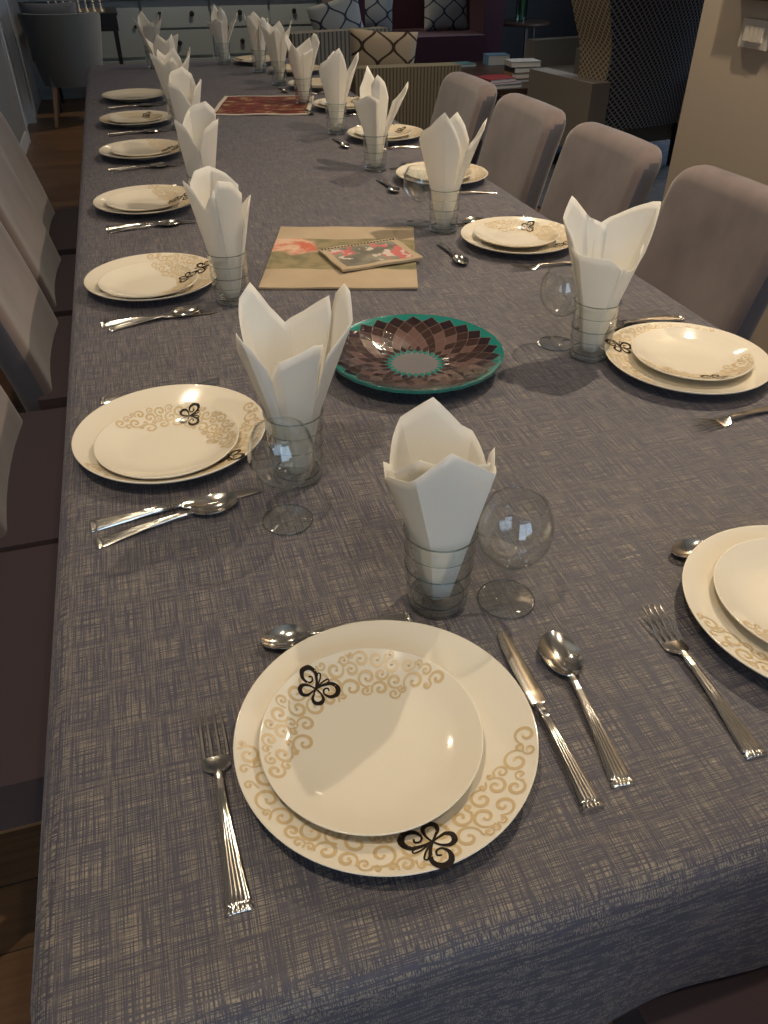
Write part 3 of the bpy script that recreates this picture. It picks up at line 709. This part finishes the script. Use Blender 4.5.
# ------------------------------------------------------------------ dining chairs: face +y, origin under the seat centre
def make_chair():
    t=empty('dining_chair')
    b=soft(-.245,.245,-.23,.235,.385,.475,.028,4,(4,4,0))
    for v in b.verts:
        if v.co.z>.46: v.co.z+=.008*(1-(v.co.x/.245)**2)*(1-(v.co.y/.235)**2)
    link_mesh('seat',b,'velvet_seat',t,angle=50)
    def lean(v):
        h=max(0,v.co.z-.40)/.46; v.co.y-=.015+.115*h**1.25; v.co.y-= -.018*(abs(v.co.x)/.245)**2
    b=soft(-.225,.225,-.265,-.185,.385,.860,.030,4,(6,0,12),corner=.060)
    for v in b.verts: lean(v)
    bmesh.ops.recalc_face_normals(b,faces=b.faces); b.normal_update()
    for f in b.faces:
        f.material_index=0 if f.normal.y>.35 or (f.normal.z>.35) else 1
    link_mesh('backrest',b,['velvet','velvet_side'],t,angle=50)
    bm=bmesh.new(); box(bm,-.225,.225,-.215,.215,.350,.388); link_mesh('seat_frame',bm,'oak',t,smooth=False)
    for sx in (-1,1):
        for sy in (-1,1):
            bm=bmesh.new(); taper(bm,(sx*.205,.165 if sy>0 else -.315,0),(sx*.203,.175 if sy>0 else -.225,.352),.013,.019); link_mesh('leg',bm,'oak',t,smooth=False)
    return t
CH=make_chair()
LCH=[(.925,'nearest on the left side, seat showing'),(1.43,'second nearest on the left side'),(1.97,'third nearest on the left side'),(2.50,'fourth nearest on the left side'),(3.05,'fifth nearest on the left side'),]
LX=[-.065,-.055,.0,-.01,-.05]
for (y,ph),x in zip(LCH,LX):
    put(CH,x-.085,y,0,R(-90),'taupe velvet dining chair tucked under the tablecloth, '+ph,'chair','dining chairs along the left side')
for y,x,ph in [(1.60,1.03,'nearest of the four on the right side'),(2.17,1.02,'second nearest of the four on the right side'),(2.72,1.01,'third nearest of the four on the right side'),(3.27,1.00,'farthest of the four on the right side')]:
    put(CH,x,y,0,R(90),'taupe velvet dining chair with rounded back, '+ph,'chair','dining chairs along the right side')
put(CH,.58,.09,0,0,'dining chair pushed under the hem at the near end of the table','chair',None)

# ------------------------------------------------------------------ the room
def slab(name,x0,x1,y0,y1,z0,z1,m_):
    bm=bmesh.new(); box(bm,x0,x1,y0,y1,z0,z1); o=link_mesh(name,bm,m_,smooth=False); return struct(o)
slab('floor',-1.2,6.6,-2.2,10.9,-.08,0,'floor'); slab('ceiling',-1.2,6.6,-2.2,10.9,2.7,2.8,'ceiling')
slab('wall_left',-.95,-.80,-2.0,7.02,0,2.7,'wall_grey').name='wall_left'
slab('wall_left_far',-.95,-.80,7.92,10.6,0,2.7,'wall_grey')
slab('wall_right',1.80,1.97,-2.0,2.50,0,2.7,'wall_tan')
slab('wall_far',-.95,2.35,10.45,10.6,0,2.7,'wall_mid'); slab('wall_far_right',2.35,6.4,10.45,10.6,0,2.7,'wall_dark')
slab('wall_living',6.3,6.45,2.35,10.6,0,2.7,'wall_dark'); slab('wall_return',1.97,6.4,2.2,2.35,0,2.7,'wall_mid')
slab('wall_behind',-.95,-.45,-2.15,-2.0,0,2.7,'wall_grey'); slab('wall_behind_right',1.45,1.97,-2.15,-2.0,0,2.7,'wall_grey')
slab('wall_behind_top',-.45,1.45,-2.15,-2.0,2.3,2.7,'wall_grey'); slab('wall_behind_bottom',-.45,1.45,-2.15,-2.0,0,.5,'wall_grey')
# window behind the camera
w=empty('window_1',(.5,-2.07,.5)); struct(w)
bm=bmesh.new()
for a in (-.95,-.03,.89): box(bm,a,a+.06,-.04,.04,0,1.8)
for a in (0,1.74): box(bm,-.95,.95,-.04,.04,a,a+.06)
link_mesh('window_frame',bm,'white',w,smooth=False)
bm=bmesh.new(); box(bm,-.92,.92,-.01,0,.03,1.77); link_mesh('window_pane',bm,'win',w,smooth=False)
# glazed door in the left wall
d=empty('door_1',(-.875,7.47,0)); struct(d)
bm=bmesh.new(); box(bm,-.075,.095,-.45,-.37,0,2.7); box(bm,-.075,.095,.37,.45,0,2.7); box(bm,-.075,.095,-.37,.37,2.2,2.7); link_mesh('door_frame',bm,'white',d,smooth=False)
bm=bmesh.new(); box(bm,-.03,.03,-.35,-.29,0,2.2); box(bm,-.03,.03,.29,.36,0,2.2); box(bm,-.03,.03,-.29,.29,0,.10); box(bm,-.03,.03,-.29,.29,2.1,2.2); link_mesh('door_leaf',bm,'white',d,smooth=False)
M['door_glass']=mat('night_blue_glass',(.03,.05,.08),.08,spec=.6)
bm=bmesh.new(); box(bm,-.006,.006,-.30,.30,.09,2.12); link_mesh('door_pane',bm,'door_glass',d,smooth=False)
for nm,a in (('baseboard_left',(-.80,-.785,-2.,7.02,0,.09)),('baseboard_right',(1.785,1.80,-2.,2.5,0,.09))): slab(nm,*a,'white')
rug=soft(2.25,5.4,4.2,7.6,0,.014,.005,1); rug=link_mesh('area_rug',rug,'rug'); tag(rug,'dark slate blue rug under the living room furniture','rug')
# switch plate
sw=empty('wall_switch',(1.797,2.215,1.092))
bm=soft(-.009,0,-.062,.062,-.036,.036,.004,2); link_mesh('face_plate',bm,'plastic',sw)
for k in range(4):
    bm=soft(-.0135,-.008,-.040+k*.021,-.022+k*.021,-.019,.019,.002,2); link_mesh('rocker',bm,'plastic',sw)
tag(sw,'ivory wall switch plate with four rockers on the tan wall','light switch')
pf=empty('picture_frame',(1.783,1.95,1.175))
bm=bmesh.new()
for a in ((-.38,.38,0,.03),(-.38,.38,.57,.60),(-.38,-.35,.03,.57),(.35,.38,.03,.57)): box(bm,-.012,.017,a[0],a[1],a[2],a[3])
link_mesh('frame_moulding',bm,'darkwood',pf,smooth=False)
bm=bmesh.new(); box(bm,0,.010,-.35,.35,.03,.57); link_mesh('picture',bm,'canvas',pf,smooth=False)
tag(pf,'dark wooden picture frame, its lower edge above the wall switch','picture frame')

# ------------------------------------------------------------------ far end: sideboard
sb=empty('sideboard',(1.10,9.35,0))
bm=bmesh.new(); box(bm,-1.9,1.35,-.33,.10,0,.07); box(bm,-1.9,1.35,-.35,.10,.07,.30)
box(bm,-1.9,1.35,-.30,.10,.30,.80); box(bm,-1.92,1.37,-.36,.10,.80,.83); link_mesh('carcass',bm,'dresser',sb,smooth=False)
XS=[-1.88,-1.30,-.83,-.18,.40,.90,1.33]
for i in range(6):
    a,b_=XS[i]+.012,XS[i+1]-.012
    if i in (0,1):
        bm=soft(a,b_,-.325,-.30,.33,.79,.004,1); dr=link_mesh('door',bm,'dresser',sb)
        bm=bmesh.new(); torus(bm,.008,0,.008,12,8); k=link_mesh('knob',bm,'black',dr); k.location=(b_-.06,-.34,.58); k.rotation_euler=(PI/2,0,0)
    else:
        for z0,z1 in ((.33,.545),(.565,.79)):
            bm=soft(a,b_,-.325,-.30,z0,z1,.004,1); dr=link_mesh('drawer',bm,'dresser',sb)
            ks=[(a+b_)/2-.15,(a+b_)/2+.15] if (i==2 and z0>.5) else [(a+b_)/2]
            for kx in ks:
                bm=bmesh.new(); lathe(bm,[(0,0),(.012,.002),(.020,.012),(.023,.022),(.016,.032),(0,.034)],14); k=link_mesh('knob',bm,'black',dr); k.location=(kx,-.325,(z0+z1)/2); k.rotation_euler=(PI/2,0,0)
# open hutch above
bm=bmesh.new(); box(bm,-1.9,-1.86,-.05,.10,.83,1.9); box(bm,1.31,1.35,-.05,.10,.83,1.9); box(bm,-1.9,1.35,-.05,.10,1.9,1.94); box(bm,-1.9,1.35,-.05,.10,1.25,1.28); box(bm,-1.86,1.31,.08,.10,.83,1.9,1)
for q in (-1.0,-.1,.7): box(bm,q,q+.03,-.05,.08,.83,1.9)
link_mesh('open_shelves',bm,['dresser','dresser_in'],sb,smooth=False)
tag(sb,'long grey blue sideboard with black knobs beyond the far end of the table','sideboard')
cols=['book_black','book_blue','book_white','book_teal','book_grey']
for k in range(9):
    bm=bmesh.new(); h=.16+.05*rnd.random(); box(bm,-.014,.014,-.07,.07,0,h,0); box(bm,-.011,.011,-.071,.06,.004,h+.001,1)
    o=link_mesh('shelf_book',bm,[cols[k%5],'paper'],smooth=False); o.location=(-.55+.036*k+(.35 if k>4 else 0),9.12,.831)
    tag(o,'thin dark spined book standing on the sideboard behind the grey armchair','book','small books on the sideboard top')

# grey tub chair, seen from behind
tc=empty('tub_chair',(-.405,7.82,0))
def shell(r0,h0,h1,th):
    bm=bmesh.new(); n=30; rows=[]
    for j in range(9):
        t=j/8; row=[]
        for i in range(n+1):
            a=R(-205+230*i/n); fl=.74+.26*t**.8; q=max(0,(abs(i/n-.5)*2-.62)/.38); top=h1-.16*q**2; z=h0+(top-h0)*t
            row.append((r0*fl*math.cos(a),r0*fl*math.sin(a)*.90,z,math.cos(a),math.sin(a)))
        rows.append(row)
    O=[[bm.verts.new(p[:3]) for p in r_] for r_ in rows]; I=[[bm.verts.new((p[0]-p[3]*th,p[1]-p[4]*th,p[2])) for p in r_] for r_ in rows]
    for j in range(8):
        for i in range(n):
            bm.faces.new((O[j][i],O[j][i+1],O[j+1][i+1],O[j+1][i])); bm.faces.new((I[j][i],I[j+1][i],I[j+1][i+1],I[j][i+1]))
        for i in (0,n): bm.faces.new((O[j][i],O[j+1][i],I[j+1][i],I[j][i]))
    for i in range(n):
        bm.faces.new((O[8][i],O[8][i+1],I[8][i+1],I[8][i])); bm.faces.new((O[0][i],I[0][i],I[0][i+1],O[0][i+1]))
    return bm
b_=shell(.315,.29,.80,.05); link_mesh('backrest',b_,'greyfab',tc,angle=60)
b_=soft(-.17,.17,-.17,.24,.29,.45,.03,3); link_mesh('seat',b_,'greyfab',tc)
for sx in (-1,1):
    for sy in (-1,1):
        bm=bmesh.new(); taper(bm,(sx*.20,sy*.22,0),(sx*.15,sy*.15,.295),.011,.017); link_mesh('leg',bm,'lightwood',tc,smooth=False)
tag(tc,'rounded grey armchair on slim wooden legs, its back to the table','armchair')
def cushion(name,w,h,t,m_,n=14):
    bm=bmesh.new(); F=[];B=[]
    for i in range(n+1):
        f=[];b2=[]
        for j in range(n+1):
            u=-1+2*i/n; v=-1+2*j/n; k=((1-u*u)*(1-v*v))**.42; s=1-.07*(1-abs(u*v))*(max(abs(u),abs(v))**3)
            f.append(bm.verts.new((u*w/2*s,-t/2*k-.002,v*h/2*s+h/2))); b2.append(bm.verts.new((u*w/2*s,t/2*k+.002,v*h/2*s+h/2)))
        F.append(f);B.append(b2)
    for i in range(n):
        for j in range(n):
            bm.faces.new((F[i][j],F[i+1][j],F[i+1][j+1],F[i][j+1])); bm.faces.new((B[i][j],B[i][j+1],B[i+1][j+1],B[i+1][j]))
    for i in range(n):
        bm.faces.new((F[i][0],B[i][0],B[i+1][0],F[i+1][0])); bm.faces.new((F[i][n],F[i+1][n],B[i+1][n],B[i][n]))
        bm.faces.new((F[0][i],F[0][i+1],B[0][i+1],B[0][i])); bm.faces.new((F[n][i],B[n][i],B[n][i+1],F[n][i+1]))
    return link_mesh(name,bm,m_,angle=80)
o=cushion('throw_cushion',.42,.40,.13,'greyfab2'); o.location=(-.47,7.76,.47); o.rotation_euler=(R(-8),0,0)
tag(o,'plain grey cushion leaning inside the round grey armchair','cushion')

# chess table
ct=empty('chess_table',(-.29,8.52,0))
bm=soft(-.34,.34,-.30,.30,.735,.755,.004,1); link_mesh('tabletop',bm,'black',ct)
m,nt,b=newmat('chess_squares'); g=G(nt); x,y,z=g.xyz()
k=g.m('FLOORED_MODULO',g.m('ADD',g.m('FLOOR',g.m('DIVIDE',x,.06)),g.m('FLOOR',g.m('DIVIDE',y,.06))),2); g.link(g.mix(k,(.03,.02,.015),(.35,.27,.18)),b.inputs['Base Color']); M['chess']=m
bm=bmesh.new(); box(bm,-.24,.24,-.24,.24,.7551,.759); link_mesh('chess_board',bm,'chess',ct,smooth=False)
bm=bmesh.new(); box(bm,-.33,.33,-.29,.29,.62,.735); link_mesh('apron',bm,'black',ct,smooth=False)
for sx in (-1,1):
    for sy in (-1,1):
        bm=bmesh.new(); taper(bm,(sx*.30,sy*.26,0),(sx*.30,sy*.26,.62),.014,.02); link_mesh('leg',bm,'black',ct,smooth=False)
tag(ct,'black chess table standing behind the grey armchair','table')
def pawn(h,m_):
    bm=bmesh.new(); lathe(bm,[(0,0),(.017,0),(.017,.006),(.012,.012),(.007,.03*h/.05),(.006,.6*h),(.010,.66*h),(.006,.72*h),(.011,.84*h),(.008,.95*h),(0,h)],12); return link_mesh('chess_piece',bm,m_)
PW=pawn(.055,'plastic'); PK=pawn(.085,'plastic'); PB=pawn(.06,'black')
PW.data.materials[0]=M['ivory_cloth']; PK.data.materials[0]=M['ivory_cloth']
for k in range(8):
    put(PW,-.29-.21+.06*k,8.52-.15,.7592,0,'pale chess pawn in the front row of the chess table','chess piece','pale chess pawns in the front row')
    put(PK,-.29-.21+.06*k,8.52-.21,.7592,0,'taller pale chess piece in the edge row of the chess table','chess piece','taller pale chess pieces on the near edge row')

# ------------------------------------------------------------------ living room
def armchair(name,loc,rz,m_,w=.78,d=.72,hb=.66,ha=.52):
    t=empty(name,loc,rz)
    b=soft(-w/2,w/2,-d/2,-d/2+.14,.14,hb,.02,3); link_mesh('backrest',b,m_,t)
    b=soft(-w/2+.13,w/2-.13,-d/2+.13,d/2,.14,.36,.03,3); link_mesh('seat',b,m_,t)
    for s in (-1,1):
        x0,x1=(-w/2,-w/2+.13) if s<0 else (w/2-.13,w/2)
        b=soft(x0,x1,-d/2+.12,d/2,.14,ha,.02,3); link_mesh('armrest',b,m_,t)
    for sx in (-1,1):
        for sy in (-1,1):
            bm=bmesh.new(); taper(bm,(sx*(w/2-.06),sy*(d/2-.06),0),(sx*(w/2-.06),sy*(d/2-.06),.145),.015,.02); link_mesh('leg',bm,'darkwood',t,smooth=False)
    return t
t=armchair('striped_armchair',(1.72,5.53,.0),R(-3),'stripe',w=.68,d=.72,hb=.655,ha=.52)
tag(t,'olive striped armchair, its low back to the table, patterned cushion inside','armchair')
o=cushion('throw_cushion',.44,.34,.13,'trellis_tan'); o.location=(1.60,5.42,.49); o.rotation_euler=(R(-4),R(4),R(-3)); tag(o,'tan cushion with brown trellis print in the olive striped armchair','cushion')
t=armchair('striped_armchair',(1.50,6.75,0),R(14),'stripe2',w=.80,d=.72,hb=.74,ha=.56)
tag(t,'taupe striped armchair behind the olive one, pale cushion inside','armchair')
o=cushion('throw_cushion',.42,.38,.13,'trellis_blue'); o.location=(1.68,6.66,.55); o.rotation_euler=(R(-6),R(-14),R(10)); tag(o,'pale cushion with dark trellis print in the taupe striped armchair','cushion')
# plum sofa
sf=empty('plum_sofa',(2.72,8.15,0))
b=soft(-.78,.68,.18,.42,.10,1.02,.06,4); link_mesh('backrest',b,'purple',sf)
b=soft(-.62,.52,-.50,.20,.10,.34,.04,3); link_mesh('base',b,'purple',sf)
b=soft(-.62,.52,-.54,.20,.34,.56,.08,5); link_mesh('seat_cushion',b,'purple',sf)
b=soft(-.80,-.60,-.46,.30,.10,.86,.07,4); link_mesh('armrest',b,'purple',sf)
b=soft(.52,.72,-.46,.30,.10,.95,.07,4); link_mesh('armrest',b,'purple',sf)
for sx in (-.7,.6):
    for sy in (-.42,.36):
        bm=bmesh.new(); taper(bm,(sx,sy,0),(sx,sy,.105),.018,.024); link_mesh('leg',bm,'darkwood',sf,smooth=False)
tag(sf,'deep plum velvet sofa with a pale trellis cushion at each end','sofa')
o=cushion('throw_cushion',.42,.44,.15,'trellis_blue'); o.location=(2.27,8.08,.56); o.rotation_euler=(R(-12),R(5),R(-12)); tag(o,'pale trellis cushion at the left end of the plum sofa','cushion')
o=cushion('throw_cushion',.46,.46,.15,'trellis_blue'); o.location=(3.02,8.05,.56); o.rotation_euler=(R(-12),0,R(4)); tag(o,'pale trellis cushion at the right end of the plum sofa','cushion')
# coffee table
cf=empty('coffee_table',(2.76,6.47,.014))
b=soft(-.46,.46,-.74,.66,.365,.40,.006,2); link_mesh('tabletop',b,'darkwood',cf)
b=soft(-.40,.40,-.66,.66,.12,.145,.005,2); link_mesh('lower_shelf',b,'darkwood',cf)
for sx in (-1,1):
    for sy in (-1,1):
        bm=bmesh.new(); taper(bm,(sx*.42,sy*.69,0),(sx*.42,sy*.69,.366),.025,.028); link_mesh('leg',bm,'darkwood',cf,smooth=False)
tag(cf,'low dark wooden coffee table carrying books','coffee table')
def book(x,y,z,w,d,h,cover,rz,label,group=None):
    o=empty('coffee_table_book',(x,y,z),R(rz)); bm=bmesh.new(); box(bm,-w/2,w/2,-d/2,d/2,0,.003); box(bm,-w/2,w/2,-d/2,d/2,h-.003,h); box(bm,-w/2,-w/2+.003,-d/2,d/2,.003,h-.003); link_mesh('cover',bm,cover,o,smooth=False)
    bm=bmesh.new(); box(bm,-w/2+.003,w/2-.004,-d/2+.004,d/2-.004,.003,h-.003); link_mesh('page_block',bm,'paper',o,smooth=False); tag(o,label,'book',group); return h
zt=.415
book(2.72,6.92,zt,.24,.17,.020,'book_teal',8,'thin pale blue book lying alone nearest the plum sofa')
book(3.06,6.93,zt,.19,.15,.075,'book_blue',-6,'thick boxed book with blue end beside the stack')
z=zt
for w_,d_,h_,c_,rz,lb in [(.23,.19,.022,'book_black',4,'thin dark book at the bottom of the book stack'),(.22,.18,.036,'book_orange',-3,'orange backed book second from the bottom of the stack'),(.21,.17,.038,'book_black',2,'dark backed book with white pages second from the top of the stack'),(.23,.17,.036,'book_white',-5,'white book on top of the book stack')]:
    z+=book(2.90,6.08,z,w_,d_,h_,c_,rz,lb)+.0005
z=zt
z+=book(2.63,5.86,z,.25,.22,.03,'book_grey',5,'grey book beneath the red book on the coffee table')+.0005
book(2.61,5.90,z,.23,.20,.026,'book_red',12,'red covered book lying in front of the stack')
book(2.95,5.80,zt,.18,.15,.016,'book_white',-14,'thin white magazine on the coffee table next to the red book')
# round side table and plant
pt=empty('side_table',(4.15,8.85,0))
bm=bmesh.new(); lathe(bm,[(0,.52),(.30,.52),(.31,.53),(.31,.545),(.30,.55),(0,.55)],40); link_mesh('tabletop',bm,'darkwood',pt)
for k in range(3):
    a=2*PI*k/3+.4; bm=bmesh.new(); taper(bm,(.25*math.cos(a),.25*math.sin(a),0),(.22*math.cos(a),.22*math.sin(a),.525),.012,.012); link_mesh('leg',bm,'darkwood',pt,smooth=False)
tag(pt,'small round dark side table with a vase of stems, in the far dark corner','side table')
vz=empty('plant_vase',(4.15,8.85,.551)); bm=bmesh.new(); lathe(bm,[(0,0),(.06,0),(.062,.01),(.06,.2),(.058,.2),(.058,.012),(0,.01)],24); link_mesh('vase',bm,'vase',vz)
for k in range(14):
    bm=bmesh.new(); a=rnd.uniform(0,6.28); r0=rnd.uniform(.005,.035); r1=rnd.uniform(.05,.14); h=rnd.uniform(.4,.6)
    secs=[]
    for j in range(7):
        t=j/6; r_=r0+(r1-r0)*t*t; cx,cy,cz=r_*math.cos(a),r_*math.sin(a),.015+h*t; w_=.003+.010*math.sin(PI*min(1,t*1.05))**2
        secs.append([(cx-w_*math.sin(a),cy+w_*math.cos(a),cz),(cx+.001*math.cos(a),cy+.001*math.sin(a),cz),(cx+w_*math.sin(a),cy-w_*math.cos(a),cz),(cx-.001*math.cos(a),cy-.001*math.sin(a),cz)])
    loft(bm,secs); link_mesh('leaf_stem',bm,'leaf',vz)
tag(vz,'glass vase of green stems on the round side table','plant')
# wing armchair seen from behind: dark lattice back, tan lattice wing
wc=empty('wing_armchair',(3.18,5.20,.014),R(8))
def wing_prof(z): return interp([(.28,.335),(.45,.35),(.62,.335),(.75,.345),(.85,.385),(1.0,.44),(1.15,.46),(1.25,.44),(1.32,.36)],z)
bm=bmesh.new(); zs=[.27+.05*k for k in range(22)]; secs=[]
for z in zs:
    w_=wing_prof(z); yb=-.30-.10*(z-.3); secs.append([(-w_,yb,z),(-w_*.5,yb-.03,z),(0,yb-.04,z),(w_*.5,yb-.03,z),(w_,yb,z),(w_-.02,yb+.08,z),(0,yb+.09,z),(-w_+.02,yb+.08,z)])
loft(bm,secs); link_mesh('backrest',bm,'dots_blue',wc,angle=50)
for s in (-1,1):
    bm=bmesh.new(); secs=[]
    for z in [q for q in zs[:-1] if q>.50]:
        w_=wing_prof(z); yb=-.30-.10*(z-.3); dep=interp([(.27,.16),(.5,.24),(.7,.28),(.85,.32),(1.05,.36),(1.2,.30),(1.3,.16)],z)
        o_=s*(w_-.004); secs.append([(o_,yb+.02,z),(o_+s*.02,yb+dep*.5,z),(o_+s*.035,yb+dep,z),(o_-s*.02,yb+dep,z),(o_-s*.05,yb+dep*.5,z),(o_-s*.05,yb+.03,z)])
    loft(bm,secs); link_mesh('wing',bm,'dots_tan',wc,angle=50)
    x0,x1=(-.47,-.33) if s<0 else (.33,.47)
    b=soft(x0,x1,-.36,.34,.16,.56,.06,4); link_mesh('armrest',b,'beige',wc)
b=soft(-.36,.36,-.26,.42,.16,.34,.02,3); link_mesh('base',b,'beige',wc)
b=soft(-.33,.33,-.24,.44,.34,.47,.05,4); link_mesh('seat_cushion',b,'beige',wc)
for sx in (-1,1):
    for sy in (-1,1):
        bm=bmesh.new(); taper(bm,(sx*.34,sy*.30,0),(sx*.34,sy*.30,.27 if sy<0 else .165),.014,.022); link_mesh('leg',bm,'black',wc,smooth=False)
tag(wc,'tall wing armchair with dark lattice back and tan lattice wing','armchair')
t=armchair('beige_armchair',(3.85,6.75,.014),R(100),'beige',w=.82,d=.78,hb=1.08,ha=.56); tag(t,'plain grey beige armchair partly hidden behind the tall wing armchair','armchair')

# ------------------------------------------------------------------ lamps
def spot(x,y,w,size=110,col=(1,.825,.615),r=.022,blend=.6):
    lt=bpy.data.lights.new('ceiling_spot','SPOT'); lt.energy=w; lt.color=col; lt.spot_size=R(size); lt.spot_blend=blend; lt.shadow_soft_size=r
    o=bpy.data.objects.new('ceiling_spot',lt); C.objects.link(o); o.location=(x,y,2.655)
    return o
LP=[(1.50,1.60,105),(1.45,3.10,48),(1.45,4.60,30),(-.25,.30,42),(-.25,2.2,22),(.45,-.25,20),(.6,6.4,14),(1.3,8.0,75),(2.7,4.9,30)]  # unseen ones by the camera and sideboard are added to warm napkins, brighten drawers
for i,(x,y,e) in enumerate(LP):
    spot(x,y,e)
    dl=empty('downlight',(x,y,2.70)); 
    bm=bmesh.new(); lathe(bm,[(.036,-.002),(.05,-.008),(.055,-.004),(.055,0),(.036,0)],28,close=True); link_mesh('trim_ring',bm,'trimring',dl)
    bm=bmesh.new(); lathe(bm,[(0,-.003),(.034,-.003),(.034,-.001),(0,-.001)],24); link_mesh('lamp_lens',bm,'bulb',dl)
    tag(dl,'small round ceiling downlight, from a set partly added for its light','downlight','ceiling downlights')
def area(name,loc,rot,sx,sy,e,col):
    lt=bpy.data.lights.new(name,'AREA'); lt.shape='RECTANGLE'; lt.size=sx; lt.size_y=sy; lt.energy=e; lt.color=col
    o=bpy.data.objects.new(name,lt); C.objects.link(o); o.location=loc; o.rotation_euler=rot; return o
area('window_daylight',(.5,-1.95,1.4),(R(90),0,0),1.8,1.7,3.2,(.66,.82,1.))
area('living_window_daylight',(6.1,6.2,1.6),(0,R(90),0),1.8,2.6,42,(.66,.80,1.))
w=empty('window_2',(6.27,6.2,.7)); struct(w)
bm=bmesh.new()
for a in (-1.3,-.03,1.24): box(bm,-.03,.03,a,a+.06,0,1.8)
for a in (0,1.74): box(bm,-.03,.03,-1.3,1.3,a,a+.06)
link_mesh('window_frame',bm,'white',w,smooth=False)
bm=bmesh.new(); box(bm,.0,.01,-1.27,1.27,.03,1.77); link_mesh('window_pane',bm,'win',w,smooth=False)
wd=bpy.data.worlds.new('w'); SC.world=wd; wd.use_nodes=True; wd.node_tree.nodes['Background'].inputs[0].default_value=(.5,.6,.8,1); wd.node_tree.nodes['Background'].inputs[1].default_value=.3

# ------------------------------------------------------------------ camera
cam=bpy.data.cameras.new('camera'); co=bpy.data.objects.new('camera',cam); C.objects.link(co); SC.camera=co
cam.sensor_fit='VERTICAL'; cam.sensor_height=32; cam.lens=770/1024*32; cam.clip_start=.02
co.location=(0,0,T+.59); co.rotation_euler=(R(90-37.2),0,R(-16.6))
SC.view_settings.view_transform='Standard'; SC.view_settings.look='None'; SC.view_settings.gamma=1; SC.view_settings.use_curve_mapping=False
SC.view_settings.exposure=0.20
SC.cycles.transparent_max_bounces=32; SC.cycles.max_bounces=10
# unused prototypes are removed
for p in list(NAP.values())+[P_SP,P_DS,P_FK,P_KN,P_TU,P_WG,BM_o,SM_o,CH,PW,PK,PB]:
    if p not in used:
        for ch in list(p.children): bpy.data.objects.remove(ch)
        bpy.data.objects.remove(p)
